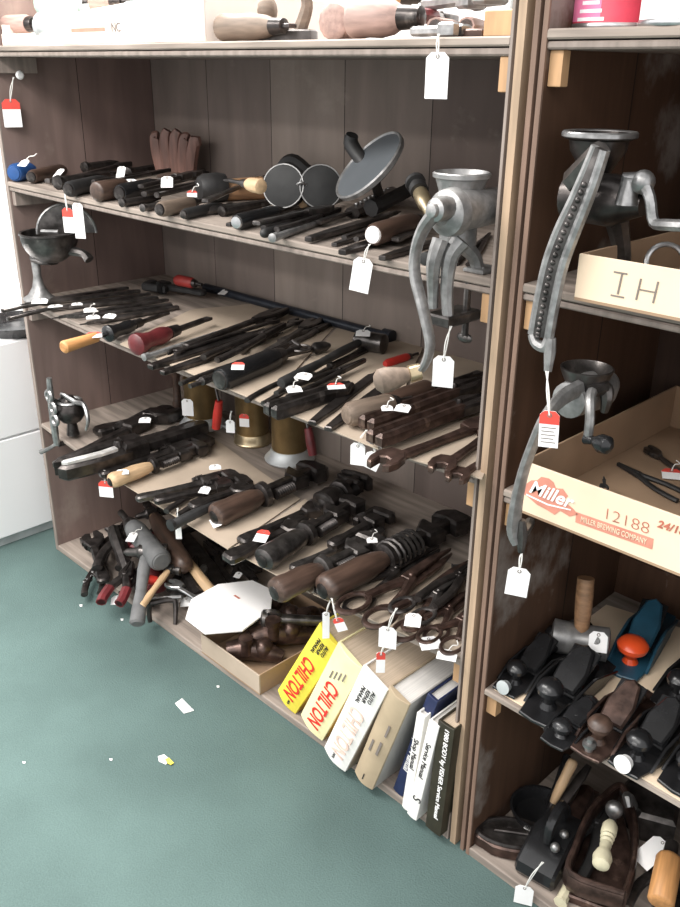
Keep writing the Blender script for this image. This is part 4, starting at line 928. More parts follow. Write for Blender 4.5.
wt = [('CHILTON', .36, .056, 'redink', 0, .72)]+[('|', .80-.03*i, .0085, 'greyink', .2-.13*i, 1) for i in range(4)]
book('pale cream repair manual with red title lettering between yellow and white ones', (299, 722), (322, 741), (342, 648), (357, 672), 'pale_yellow', 'page', back='orange_cover', texts=wt)
ft = [('CHILTON', .38, .056, 'pinkink', 0, .74), ('AUTO', .85, .0145, 'ink', .22, 1), ('REPAIR', .82, .0145, 'ink', .04, 1), ('MANUAL', .79, .0145, 'ink', -.14, 1), ('1973', .07, .010, 'ink', -.05, 1)]
book('white repair manual with faded pink title lettering', (323, 752), (345, 772), (367.5, 667), (382, 694), 'white_cover', 'page', back='card', texts=ft)
tt = [('|', .66, .012, 'greyink', .2, 1), ('|', .45, .014, 'greyink', .15, 1), ('|', .42, .012, 'greyink', -.2, 1), ('|', .08, .006, 'ink', 0, 1)]
book('worn tan book with frayed pages right of the white repair manual', (354, 780), (372, 790), (392, 694), (406, 707), 'tan_cover', 'pagew', back='grey_cover', texts=tt)
book('navy blue booklet with white lettering behind the white booklets', (393, 790), (402, 797), (428, 694), (437, 703), 'navy', 'pagew', texts=[('Repair Manual', .45, .022, 'white', 0, 1)], rnd=.002, group='service booklets')
book('left one of two thin white booklets next to the navy booklet', (402, 806), (409, 812), (417, 712), (425, 717), 'white_cover', 'pagew', texts=[('Shop Manual', .6, .017, 'ink', 0, 1)], rnd=.002, group='service booklets')
book('right one of two thin white booklets next to the black manual', (407, 815), (416, 821), (430, 722), (438, 727), 'white_cover', 'pagew', texts=[('Service Manual', .62, .017, 'ink', 0, 1), ('S', .22, .03, 'ink', .1, 1)], rnd=.002, group='service booklets')
book('black body service manual with white lettering beside the upright', (425, 833), (440, 837), (437, 725), (452, 731), 'black_cover', 'page', texts=[('1980 BODY by FISHER Service Manual', .56, .0155, 'white', .12, 1)], rnd=.002, lean=.05, tf=.9)
# ================================================================ top shelf (seen edge-on)
z1 = SH['A1'][0]
def P1(u, y): return Vector((oy(u, 40, y).x, y, shz('A1', oy(u, 40, y).x, y)))
a, c = P1(2, .02), P1(205, .02)
r0 = empty('cardboard_tray', a, 'long off white cardboard tray with cut down left part on the top shelf', 'cardboard box')
Lx = c.x-a.x; xm = P1(66, .02).x-a.x
MB().t(Matrix.Rotation(PI/2, 4, 'X')).prism([(0, .001), (Lx, .001), (Lx, .088), (Lx*.8, .085), (xm+.02, .066), (xm, .064), (xm, .026), (0, .028)], -.004, 0, .0008).build('front_wall', 'card_white', r0)
MB().box(0, Lx, .004, .36, .0005, .004).build('bottom', 'card_white', r0)
MB().box(Lx-.004, Lx, .004, .36, .004, .088).build('side_wall', 'card_white', r0)
MB().box(0, .004, .004, .36, .004, .05).build('side_wall', 'card_white', r0)
MB().box(0, Lx, .356, .36, .004, .06).build('rear_wall', 'card_white', r0)
text('lettering', 'NC', .026, 'greyink', r0, Matrix.Translation((P1(117, .02).x-a.x, -.0006, .032)) @ Matrix.Rotation(PI/2, 4, 'X'))
MB().t(Matrix.Rotation(PI/2, 4, 'X')).box(xm+.03, xm+.18, .026, .034, .0001, .0006).build('faint_print', 'pinkbox', r0)
zt = z1+.005
def up(kind, u1, u2, y1, y2, w, zz, label, group=None, **kw):
    p1, p2 = P1(u1, y1), P1(u2, y2); p1.z = p2.z = zz
    return free(kind, p1, p2, w, label, group=group, **kw)
up('driver', 2, 46, .06, .08, .05, zt+.022, 'pale round wooden roll lying in the low left end of the white tray', hm='woodp', capm='woodp', name='wooden_roll', cat='roll')
r0 = empty('glass_jar', P1(52, .05)+Vector((0, 0, .006)), 'ribbed pale grey jar lid end lying beside the wooden roll', 'jar', None, (0, 0, .2))
MB().lathe([(-.03, .02), (-.028, .033), (-.01, .036), (-.006, .033), (.03, .033), (.034, .03)], 18, (0, .037)).build('jar', 'lightgrey', r0)
r0 = empty('green_bottle', P1(50, .12)+Vector((0, 0, .075)), 'pale green bottle lying on top of the white tray', 'bottle', None, (0, .25, -.1))
MB().lathe([(0, .02), (.004, .038), (.1, .038), (.14, .022), (.21, .014), (.215, .01)], 18, (0, .03)).build('bottle', 'green', r0)
r0 = empty('folded_card', P1(10, .12)+Vector((0, 0, .006)), 'grey brown folded card standing at the far left of the top shelf', 'cardboard')
MB().t(Matrix.Rotation(PI/2, 4, 'X')).prism([(-.09, 0), (.09, 0), (.05, .06), (.0, .1), (-.09, .03)], -.02, .0, .002).build('card', 'card', r0)
up('screwdriver', 95, 140, .14, .2, .05, zt+.07, 'dark handle poking out over the rim of the white tray', hm='woodp', name='tool_handle', cat='handle')
up('file', 70, 195, .18, .22, .05, zt+.075, 'long pale flat bar lying along the top of the white tray', m='lightgrey')
up('driver', 60, 100, .22, .3, .05, zt+.08, 'pale round grip behind the green bottle', hm='lightgrey', capm='lightgrey')
up('screwdriver', 220, 293, .05, .06, .052, z1, 'brown turned wooden handled screwdriver right of the white tray', hm='woodg', m='iron2', hl=.75)
r0 = empty('iron_plane', P1(285, .10), 'small dark metal smoothing plane on the top shelf behind the brown handle', 'plane', None, (0, 0, .5))
MB().prism([(-.06, -.022), (.06, -.022), (.065, 0), (.06, .022), (-.06, .022)], 0, .022, .003).build('body', 'iron2', r0)
MB().ball((-.035, 0, .055), (.02, .02, .026)).tube([(-.035, 0, .02), (-.035, 0, .05)], .01).build('knob', 'woodg', r0)
MB().curve([(.03, 0, .02), (.045, 0, .06), (.04, 0, .085)], [.014, .012, .01], 8).build('tote', 'woodg', r0)
up('screwdriver', 332, 380, .06, .24, .06, z1, 'left one of two round ended wooden tool handles on the top shelf', hm='woodp', k=2, m='iron2')
up('screwdriver', 350, 422, .05, .08, .066, z1, 'right one of two round ended wooden handles with pale barrel', hm='woodp', k=0, m='iron2', hl=.72)
up('adjustable_wrench', 415, 462, .06, .03, .05, z1, 'worn steel wrench lying above the hanging white tag', m='tin')
up('pliers', 400, 455, .12, .3, .06, z1+.03, 'red handled pliers lying at the back of the top shelf', hm='dred', m='iron2')
up('pipe_wrench', 425, 490, .2, .1, .06, z1+.045, 'grey pipe wrench heaped over the red handled pliers', m='grey_iron')
up('pliers', 450, 490, .08, .3, .06, z1+.01, 'pink handled pliers left of the yellow wood block', hm='woodp', m='iron2')
up('file', 456, 485, .05, .05, .03, z1, 'thin brown rod beside the yellow wood block', m='rust')
up('screwdriver', 375, 420, .2, .3, .05, z1+.05, 'orange tan wooden handle sticking up behind the two round handles', hm='orange')
r0 = empty('wood_block', P1(483, .03), 'yellow pine wood block at the right end of the top shelf', 'wood block')
MB().box(0, P1(514, .03).x-P1(483, .03).x-.004, 0, .12, 0, .036, .002).build('block', 'cleat', r0)
def can(label, p, r, h, m, band=None, lines=0):
    r0 = empty('tin_can', p, label, 'can', None)
    MB().bowl([(.001, 0), (r*.97, 0), (r*1.02, .002), (r*1.02, .006), (r, .008), (r, h-.008), (r*1.02, h-.006), (r*1.02, h), (r*.95, h), (r*.95, h-.006), (.001, h-.006)], 28).build('body', m, r0)
    MB().bowl([(r*1.005, .0), (r*1.03, .002), (r*1.03, .006), (r*1.005, .008)], 28).build('rim', 'steel', r0)
    if lines:
        a0 = -2.2
        for i in range(lines):
            mb = MB(); z = .010+i*.010; w = .8-.15*(i % 3)
            rs = [[(r*1.004*math.cos(a), r*1.004*math.sin(a), z), (r*1.004*math.cos(a), r*1.004*math.sin(a), z+.0045)] for a in [a0+w*(k/8-.5)+.55 for k in range(9)]]
            vs = [p_ for r_ in rs for p_ in r_]; mb.add(vs, [[2*k, 2*k+2, 2*k+3, 2*k+1] for k in range(8)]); mb.build('printed_line', 'white', r0)
    if band:
        mb = MB(); a1 = -1.85
        rs = [[(r*1.003*math.cos(a), r*1.003*math.sin(a), .01), (r*1.003*math.cos(a), r*1.003*math.sin(a), h-.01)] for a in [a1+1.0*(k/8-.5) for k in range(9)]]
        mb.add([p_ for r_ in rs for p_ in r_], [[2*k, 2*k+2, 2*k+3, 2*k+1] for k in range(8)]); mb.build('label_panel', band, r0)
    return r0
p = P1(506, .10); p.z = z1; can('light grey tin can at the right end of the top shelf against the upright', Vector((W-.075, .2, z1)), .06, .14, 'lightgrey')
# ================================================================ right hand unit
def PB(k, u, v, h=0): return on(k, u, v, h)
zb1 = SH['B1'][0]
def Q1(u, y): q = oy(u, 20, y); return Vector((q.x, y, zb1))
c1 = Q1(612, .10); can('red and pink printed can on the top right shelf', c1, .055, .17, 'can_red', 'can_pink', 5)
c2 = Q1(642, .17); can('plain silver can just right of the red can', Vector((c2.x, .19, zb1)), .05, .18, 'lightgrey')
c3 = Q1(688, .06); can('large white can at the top right corner', c3+Vector((.0, 0, 0)), .06, .2, 'white_cover')
# chopper with long beaded leg on second right shelf
O = Vector((oy(600, 133, 0).x, .0, SH['B2'][0])); z2 = O.z
rc = oy(600, 134, .03)-O; rr = 37/ppm(oy(600, 134, .03))
r0 = empty('food_chopper', O, 'tall metal food chopper with wide flat rim and beaded curved leg beside the IH box', 'food chopper')
MB().bowl([(.001, rc.z-.05), (.022, rc.z-.05), (.03, rc.z-.035), (rr*.75, rc.z-.022), (rr*.8, rc.z-.008), (rr, rc.z-.004), (rr, rc.z+.002), (rr*.78, rc.z+.002), (rr*.6, rc.z-.015), (.001, rc.z-.03)], 32, (rc.x, .03, 0)).build('hopper', 'iron', r0)
MB().bowl([(rr*.96, rc.z-.005), (rr*1.01, rc.z-.003), (rr*1.01, rc.z+.002), (rr*.97, rc.z+.004), (rr*.8, rc.z+.003), (rr*.8, rc.z-.002)], 32, (rc.x, .03, 0)).build('rim', 'tin', r0)
MB().t(Matrix.Translation((rc.x+.01, .02, rc.z-.085)) @ Matrix.Rotation(0, 4, 'Z')).lathe([(-.045, .02), (-.04, .034), (.03, .036), (.06, .022), (.075, .016)], 20).build('barrel', 'iron', r0)
yl = -.055
leg = [(600, 148), (592, 170), (580, 200), (566, 232), (555, 262), (548, 292), (543, 318), (540, 336)]
lp = [oy(u, v, yl)-O for u, v in leg]; k = ppm(oy(560, 250, yl))
def off(du): return [oy(u+du*(.55+.45*min(1, i/3)), v+du*.25, yl)-O for i, (u, v) in enumerate(leg)]
MB().curve(lp, [.012]*8, 8, (.5, 1.2)).build('leg_web', 'iron2', r0)
MB().curve(off(9), [.0075]*8, 8).build('leg_rail', 'tin', r0)
MB().curve(off(-8), [.0065]*8, 8).build('leg_rail', 'grey_iron', r0)
fine = spline(lp, 4)
for i, q in enumerate(fine[6:]): MB().ball(q+Vector((.0, -.006, 0)), .0042, 8, 6).build('bead', 'iron2', r0)
MB().curve([off(-8)[-1], oy(536, 343, yl)-O, oy(545, 347, yl)-O, off(9)[-1]], [.0065, .008, .009, .0075], 8).build('leg_foot', 'grey_iron', r0)
MB().curve([oy(601, 150, -.045)-O, Vector((rc.x-.0, -.02, rc.z-.06))], [.014, .02], 8).build('leg_joint', 'iron2', r0)
MB().tube([oy(551, 338, yl)-O, oy(550, 352, yl)-O, oy(548, 371, yl)-O], [.0075, .009, .006], 8).build('clamp_screw', 'grey_iron', r0)
MB().curve([Vector((rc.x+.02, .06, rc.z-.1)), Vector((rc.x+.03, .08, rc.z-.16)), Vector((rc.x+.03, .09, .004))], [.02, .014, .018], 8).build('rear_leg', 'iron2', r0)
hb = oy(643, 182, .0)-O
MB().tube([Vector((rc.x+.07, 0, rc.z-.085)), oy(630, 178, .0)-O, hb], [.016, .012, .014], 10).ball(hb, .016).build('crank_hub', 'tin', r0)
MB().curve([hb, oy(650, 198, -.01)-O, oy(654, 222, -.01)-O, oy(668, 225, -.02)-O, oy(690, 226, -.03)-O], [.009, .0075, .0075, .008, .008], 8).build('crank', 'tin', r0)
# cardboard trays
q1 = PB('B2', 574, 300); q2 = oy(577, 253, q1.y); hh = q2.z-z2
r0 = tray('light cardboard box with IH written on its front', q1.x, q1.x+.5, max(q1.y, -.1), .40, z2, hh, hh, hh, m='card_light')
yf = -.0006
for s, u, v in (('I', 619, 285), ('H', 646, 292)):
    q = oy(u, v, max(q1.y, -.1)); TI = Matrix.Translation((q.x-q1.x, yf, q.z-z2)) @ Matrix.Rotation(PI/2, 4, 'X'); text('lettering', s, .046, 'greyink', r0, TI, 1.1, .08, bold=-.0012)
    if s == 'I':
        mb = MB().t(TI)
        for zz in (-.0155, .0165): mb.box(-.010, .010, zz-.0011, zz+.0011, -.0003, .0003)
        mb.build('lettering', 'greyink', r0)
r1 = empty('steel_ring', oy(665, 262, .10), 'bright steel ring standing in the IH box', 'ring', None, (1.2, 0, .5)); r1.location.z = z2+.045
MB().torus((0, 0, 0), .026, .004, 24, 8).build('ring', 'steel', r1)
tool('pliers', 'B2', 660, 300, 700, 262, 24, 'dark pliers lying in the IH box', h=.006)
z3 = SH['B3'][0]
q1 = PB('B3', 517, 511); y3 = max(q1.y, -.1); q2 = oy(523, 461, y3); hh = q2.z-z3
qb = oz(657, 394, z3+hh); x3 = q1.x
r0 = tray('pale beer carton tray with red eagle print on the third right shelf', x3, x3+.62, y3, .47, z3, hh, hh, hh, m='card_light')
def onbox(u, v): q = oy(u, v, y3); return (q.x-x3, q.z-z3)
RX = Matrix.Rotation(PI/2, 4, 'X')
def bt(name, s, u, v, size, ink, ang=0, sx=1, shear=0, bold=0, dy=-.0006):
    x, z = onbox(u, v); return text(name, s, size, ink, r0, Matrix.Translation((x, dy, z)) @ RX @ Matrix.Rotation(ang, 4, 'Z'), sx, shear, bold=bold)
# eagle print
cx_, cz_ = onbox(549, 497)
mb = MB().t(Matrix.Translation((cx_, -.0004, cz_)) @ RX)
W_ = [(-.055, .004), (-.040, .020), (-.028, .024), (-.020, .034), (-.004, .036), (.006, .032), (.012, .022), (.026, .026), (.038, .016), (.030, .004), (.050, -.004), (.062, -.012), (.046, -.022), (.026, -.018), (.016, -.030), (-.004, -.026), (-.022, -.024), (-.046, -.014), (-.062, -.012)]
mb.prism([(x*.85, y*.85) for x, y in W_], 0, .0004); mb.build('eagle_print', 'pinkbox', r0)
bt('lettering', 'Miller', 550, 494, .031, 'white', -.02, 1.05, .35, .0005, -.0012)
mb = MB().t(Matrix.Translation((cx_, -.0009, cz_)) @ RX); mb.prism([(-.04, -.011), (.0, -.014), (.04, -.008), (.04, -.006), (0, -.0115), (-.04, -.0085)], 0, .0004); mb.build('eagle_swash', 'white', r0)
xa, za = onbox(576, 517); xb_, zb_ = onbox(653, 544); ang = math.atan2(zb_-za, xb_-xa); mid = ((xa+xb_)/2, (za+zb_)/2); ln = math.hypot(xb_-xa, zb_-za)
mb = MB().t(Matrix.Translation((mid[0], -.0004, mid[1])) @ RX @ Matrix.Rotation(ang, 4, 'Z')); mb.box(-ln/2, ln/2, -.0085, .0085, 0, .0004); mb.build('banner_print', 'pinkbox', r0)
text('lettering', 'MILLER BREWING COMPANY', .0125, 'card_light', r0, Matrix.Translation((mid[0], -.0012, mid[1])) @ RX @ Matrix.Rotation(ang, 4, 'Z'), ln/.19)
bt('lettering', '12188', 626, 521, .026, 'brownink', ang-.02, 1.15, 0, -.0008)
bt('lettering', '24/16', 671, 528, .016, 'brownink', ang, 1.1, .2, .0003)
tool('pliers', 'B3', 685, 497, 618, 462, 15, 'open black pliers with white band in the beer carton', h=.006, spread=1.5, m='blackm')
tool('adjustable_wrench', 'B3', 690, 478, 646, 446, 14, 'worn wrench with bright tip near the red tag in the beer carton', m='iron2', h=.006)
tool('open_wrench', 'B3', 605, 488, 604, 476, 8, 'small black fork ended piece near the front wall of the beer carton', h=.03, m='blackm', both=False)
# small grinder clamped on third right shelf
O = Vector((oy(582, 385, .02).x, .0, z3))
cc = oy(587, 370, .03)-O; rr = 26/ppm(O+cc)
r0 = empty('small_mill', O, 'small dark cup topped mill with black knobbed crank behind the beer carton', 'mill')
MB().bowl([(.001, cc.z-.05), (.02, cc.z-.05), (.024, cc.z-.03), (rr*.85, cc.z-.014), (rr, cc.z), (rr*1.02, cc.z+.004), (rr*.95, cc.z+.005), (rr*.7, cc.z-.01), (.001, cc.z-.02)], 28, (cc.x, .03, 0)).build('cup', 'iron2', r0)
b0 = oy(574, 398, .01)-O
MB().t(Matrix.Translation(b0+Vector((0, .05, 0))) @ Matrix.Rotation(PI/2, 4, 'Z')).lathe([(-.07, .016), (-.066, .028), (.02, .034), (.05, .022)], 20).build('barrel', 'grey_iron', r0)
MB().tube([b0+Vector((0, .03, .0)), Vector((cc.x, .03, cc.z-.04))], [.026, .02], 12).build('neck', 'iron2', r0)
aa = [oy(u, v, y)-O for u, v, y in ((580, 388, .0), (562, 398, -.045), (547, 415, -.115), (535, 440, -.125), (524, 470, -.128), (517, 500, -.128), (514, 528, -.125), (518, 542, -.12))]
MB().curve(aa, [.013, .012, .010, .009, .009, .010, .012, .010], 8, (1.2, .7)).build('leg', 'grey_iron', r0)
MB().tube([oy(522, 520, -.12)-O, oy(522, 536, -.12)-O, oy(521, 552, -.12)-O], [.006, .009, .005], 8).build('clamp_screw', 'iron2', r0)
MB().curve([oy(519, 538, -.12)-O, oy(526, 530, -.09)-O, oy(530, 522, -.04)-O], .008, 8).build('clamp_bar', 'iron2', r0)
MB().curve([oy(592, 392, -.01)-O, oy(590, 400, -.03)-O, oy(590, 418, -.04)-O, oy(588, 438, -.04)-O], [.008, .0075, .007, .007], 8).build('crank', 'grey_iron', r0)
MB().curve([oy(590, 392, .0)-O, oy(604, 388, .03)-O, oy(607, 398, .03)-O, oy(604, 412, .03)-O], [.01, .012, .01, .006], 8).build('rear_arm', 'iron2', r0)
k0, k1 = oy(585, 438, -.04)-O, oy(612, 447, -.05)-O
d = k1-k0; X = d.normalized(); Y = Vector((0, 0, 1)).cross(X).normalized(); Z = X.cross(Y)
MB().t(Matrix.Translation(k0) @ Matrix((X, Y, Z)).transposed().to_4x4()).lathe([(0, .006), (.002, .009), (d.length*.3, .006), (d.length*.6, .014), (d.length*.85, .0135), (d.length, .004)], 16).build('crank_knob', 'black', r0)
# ---------------------------------------------------------------- planes on the fourth right shelf
K = 'B4'
sheet('pale cardboard sheet under the planes on the fourth right shelf', K, [(494, 690), (606, 606), (740, 648), (740, 838)], 'card_light', h=.0008)
def plane(u1, v1, u2, v2, wpx, label, m='black', km='black', disc=False, low=False, iron='black', group='iron planes', tote=True, kh=1.0, screw=False, kr=1.0, dm='lightgrey'):
    p1, p2 = on(K, u1, v1, .0045), on(K, u2, v2, .0045)
    d = p2-p1; L = d.length; w = wpx/ppm(p1)
    r0 = empty('hand_plane', p1, label, 'plane', group, (0, 0, math.atan2(d.y, d.x)))
    MB().prism([(0, -w*.36), (-w*.05, 0), (0, w*.36), (L*.25, w*.5), (L*.7, w*.5), (L*.96, w*.38), (L, 0), (L*.96, -w*.38), (L*.7, -w*.5), (L*.25, -w*.5)], 0, w*.09, w*.02).build('sole', m, r0)
    for s in (1, -1):
        mb = MB().t(Matrix.Translation((0, s*w*.46, 0)) @ Matrix.Rotation(PI/2, 4, 'X'))
        mb.prism([(L*.12, w*.06), (L*.3, w*.4*(.6 if low else 1)), (L*.55, w*.45*(.6 if low else 1)), (L*.8, w*.2), (L*.94, w*.06)], -w*.035, w*.035, w*.015); mb.build('cheek', m, r0)
    T = Matrix.Translation((L*.36, 0, w*.12)) @ Matrix.Rotation(-(.3 if low else .55), 4, 'Y')
    ci_ = MB().t(T).prism([(0, -w*.33), (L*.4, -w*.33), (L*.42, 0), (L*.4, w*.33), (0, w*.33)], 0, w*.06, w*.02).build('cutting_iron', iron, r0)
    MB().t(T @ Matrix.Translation((L*.02, 0, w*.06))).prism([(0, -w*.3), (L*.18, -w*.34), (L*.36, -w*.2), (L*.4, 0), (L*.36, w*.2), (L*.18, w*.34), (0, w*.3)], 0, w*.12, w*.05).build('lever_cap', m, ci_)
    MB().t(Matrix.Translation((L*.5, 0, w*.09)) @ Matrix.Rotation(-PI/2, 4, 'Y')).lathe([(0, w*.3), (w*.2, w*.2), (w*.3, w*.12)], 12).build('frog', m, r0)
    kz = w*(.16 if low else .3)*kh
    MB().bowl([(.001, w*.08), (w*.2, w*.08), (w*.13, w*.12+kz*.3), (w*.17*kr, w*.1+kz), (w*.27*kr, w*.16+kz), (w*.29*kr, w*.28+kz), (w*.22*kr, w*.4+kz), (w*.1*kr, w*.455+kz), (.001, w*.46+kz)], 20, (L*.19, 0, 0)).build('front_knob', km, r0)
    if tote:
        MB().curve([(L*.82, 0, w*.08), (L*.78, 0, w*.3), (L*.86, 0, w*.62), (L*.8, 0, w*.85)], [w*.15, w*.12, w*.12, w*.09], 10).build('tote', km, r0)
    else:
        MB().ball((L*.75, 0, w*.38), (w*.26, w*.26, w*.2), 14, 8).build('palm_rest', km, r0)
    MB().t(Matrix.Translation((L*.68, 0, w*.3))).lathe([(-w*.02, w*.06), (0, w*.15), (w*.06, w*.15), (w*.07, w*.06)], 14).build('adjusting_wheel', 'steel', r0)
    if disc:
        MB().t(Matrix.Translation((-w*.02, 0, w*.24)) @ Matrix.Rotation(.2, 4, 'Y')).lathe([(-w*.045, w*.17), (-w*.04, w*.2), (0, w*.2), (.002, w*.18), (w*.15, w*.16)], 22).build('pale_disc', dm, r0)
    if screw:
        MB().bowl([(.001, w*.08), (w*.1, w*.08), (w*.1, w*.2), (w*.16, w*.22), (w*.16, w*.3), (w*.08, w*.32), (w*.07, w*.42), (.001, w*.43)], 14, (L*.02+w*.12, 0, 0)).build('steel_screw', 'tin', r0)
    return r0
plane(503, 694, 563, 645, 36, 'black plane with pale disc on its toe at the left end beside the upright', disc=True, tote=False)
plane(541, 648, 598, 632, 30, 'dark plane with steel lever behind the left planes', m='blackm', tote=False, kh=.8)
plane(533, 722, 604, 660, 48, 'black enamelled plane with square toe right of the pale disc one', tote=True)
plane(551, 746, 600, 703, 36, 'flat low black block plane between two taller planes', low=True, tote=False)
plane(584, 757, 648, 692, 44, 'brownish plane with steel screw on its toe at the shelf edge', m='rust', km='woodd', screw=True, tote=False)
plane(622, 772, 690, 710, 46, 'black plane with bright white disc on its toe', dm='white', disc=True, tote=True)
plane(672, 792, 740, 735, 48, 'black plane cut off by the right side of the picture at the shelf edge')
plane(662, 710, 730, 655, 44, 'black plane at the right side of the picture behind the white disc plane')
bl = plane(621, 678, 662, 612, 42, 'blue painted plane with orange red knob on the fourth right shelf', m='blue', km='oknob', tote=False, kh=1.0, kr=1.3)
for c_ in bl.children:
    if c_.name.startswith('palm_rest'): c_.data.materials[0] = M['black']
# maul standing handle up
p = on(K, 578, 654, .0045); k = ppm(p)
r0 = empty('mallet', p, 'grey headed mallet standing with its tan wooden handle up behind the planes', 'mallet', None, (0, 0, .5))
hr = 17/k; hl_ = 56/k
MB().lathe([(-hl_*.5, hr*.7), (-hl_*.47, hr), (-hl_*.15, hr*.95), (0, hr*.85), (hl_*.15, hr*.95), (hl_*.47, hr), (hl_*.5, hr*.7)], 20, (0, hr)).build('head', 'grey_iron', r0)
th = oy(586, 578, p.y+.02)-p; th = Matrix.Rotation(-.5, 3, 'Z') @ th
MB().curve([(0, 0, hr*1.6), tuple((Vector((0, 0, hr*1.6))+th)/2), tuple(th)], [.014, .017, .0165], 12).build('handle', 'wood', r0)
# ---------------------------------------------------------------- bottom right shelf
K = 'B5'
p = on(K, 512, 845, 0); k = ppm(p)
r0 = empty('sad_iron_stand', p, 'dark boat shaped iron base lying at the left end of the bottom right shelf', 'iron', None, (0, 0, .62))
a = .085; bw = .042
shape = [(a*math.cos(t), bw*math.sin(t)*(1 if abs(math.cos(t)) < .7 else .8)) for t in [2*PI*i/24 for i in range(24)]]
MB().prism(shape, 0, .03, .004).build('base', 'rust', r0)
MB().prism([(x*.86, y*.84) for x, y in shape], .03, .034, .002).build('top_plate', 'iron2', r0)
MB().t(Matrix.Translation((0, 0, .034))).torus((0, 0, 0), .05, .006, 24, 6, 1.45, .72).build('raised_rim', 'iron', r0)
MB().t(Matrix.Translation((0, 0, .036))).box(-.04, .04, -.006, .006, 0, .006, .002).build('rib', 'iron', r0)
p = on(K, 538, 824, 0)
r0 = empty('iron_ladle', p, 'round black iron ladle with long thin handle reaching up to the back', 'ladle', None)
MB().bowl([(.001, 0), (.035, 0), (.055, .02), (.062, .045), (.064, .048), (.058, .048), (.05, .024), (.001, .008)], 26).build('bowl', 'black', r0)
hp = [oy(548, 804, p.y+.03)-p, oy(556, 785, p.y+.07)-p, oy(567, 756, p.y+.14)-p]
MB().curve([Vector((.03, .03, .046))]+hp, [.007, .006, .006, .009], 8).build('handle', 'black', r0)
tool('screwdriver', K, 577, 757, 553, 806, 11, 'long pale tan wooden handle leaning at the back left of the bottom right shelf', hm='woodl', h=.13, h2=.03, hl=.9)
tool('file', K, 590, 764, 556, 812, 9, 'thin dark rod leaning beside the pale tan handle', h=.10, h2=.03)
# black roller plane with tag
p = on(K, 531, 886, 0); p2 = on(K, 566, 834, 0); d = p2-p
r0 = empty('black_sad_iron', p, 'shiny black wedge shaped iron with a hanging white tag', 'iron', None, (0, 0, math.atan2(d.y, d.x)))
L = d.length
MB().t(Matrix.Rotation(PI/2, 4, 'X')).prism([(0, .02), (.012, .0), (L, .0), (L*.98, .06), (L*.5, .075), (.03, .052), (.006, .04)], -.042, .042, .006).build('body', 'black', r0)
MB().curve([(L*.35, 0, .07), (L*.4, 0, .11), (L*.7, 0, .12), (L*.8, 0, .07)], [.009, .011, .011, .009], 8).build('handle', 'black', r0)
for x in (L*.3, L*.55): MB().ball((x, -.02, .075), .010).build('bolt', 'tin', r0)
tool('pliers', K, 566, 872, 610, 800, 30, 'heap of black tongs between the shiny wedge and the framed iron', m='blackm', h=.03)
tool('bar', K, 560, 850, 588, 792, 20, 'rusty brown bar lying on the bare shelf behind the tongs', m='rust', h=.004)
# charcoal iron: oval frame with cream handle
p = on(K, 592, 912, 0); p2 = on(K, 616, 812, 0); d = p2-p
r0 = empty('box_iron', p, 'old pointed box iron with worn rim and cream turned handle', 'iron', None, (0, 0, math.atan2(d.y, d.x)))
L = d.length; hw_ = .055
out = [(0, -hw_*.9), (L*.25, -hw_), (L*.6, -hw_*.85), (L*.88, -hw_*.4), (L, 0), (L*.88, hw_*.4), (L*.6, hw_*.85), (L*.25, hw_), (0, hw_*.9)]
MB().prism(out, 0, .02, .003).build('base', 'rust', r0)
rim = [Vector((x, y, .055)) for x, y in out]; 
MB().curve(rim+[rim[0]], .009, 8, (2.6, .8)).build('wall', 'rust', r0)
MB().curve([Vector((x, y, .078)) for x, y in out+out[:1]], .006, 8).build('rim', 'rust', r0)
MB().curve([(L*.62, .0, .02), (L*.66, 0, .08), (L*.58, 0, .115)], [.008, .007, .007], 8).build('bracket', 'tin', r0)
MB().t(Matrix.Translation((L*.02, 0, .085))).lathe([(0, .008), (.005, .016), (.022, .0185), (.036, .014), (.045, .010), (.055, .0115), (.06, .010), (.065, .0125), (.07, .011), (.075, .014), (.08, .0125), (.085, .015), (.105, .015), (.115, .010), (.12, .005)], 16, (0, .03)).build('handle', 'cream', r0)
MB().ball((L*.58, 0, .115), (.016, .018, .02)).build('handle_end', 'tin', r0)
p = on(K, 642, 826, 0); p2 = on(K, 668, 776, 0); d = p2-p
r0 = empty('cutter_head', p, 'dark iron wedge with grey flat side at the back of the bottom right shelf', 'iron', None, (0, 0, math.atan2(d.y, d.x)))
MB().prism([(-.03, -.07), (.13, -.045), (.14, .04), (.0, .06), (-.05, .0)], 0, .075, .008).build('body', 'iron2', r0)
MB().curve([(-.03, .02, .07), (-.045, .03, .1), (-.06, .02, .09)], [.012, .012, .008], 8).build('lug', 'tin', r0)
tool('screwdriver', K, 660, 905, 672, 845, 26, 'tool with orange brown wooden handle at the lower right corner', hm='orange', h=.06, h2=.09, k=2, hl=.8)
tool('pliers', K, 640, 912, 668, 850, 30, 'grey iron tongs under the orange brown handle', m='iron2', h=.02)
tool('file', K, 680, 920, 700, 850, 30, 'dark flat iron at the right side of the bottom right shelf', h=.02)
tool('monkey_wrench', K, 690, 930, 720, 850, 34, 'brown patina wrench at the right bottom corner', hm='rust', m='rust', h=.02)
tool('bar', K, 560, 905, 572, 880, 12, 'cream coloured rod left of the box iron', m='cream', h=.0)
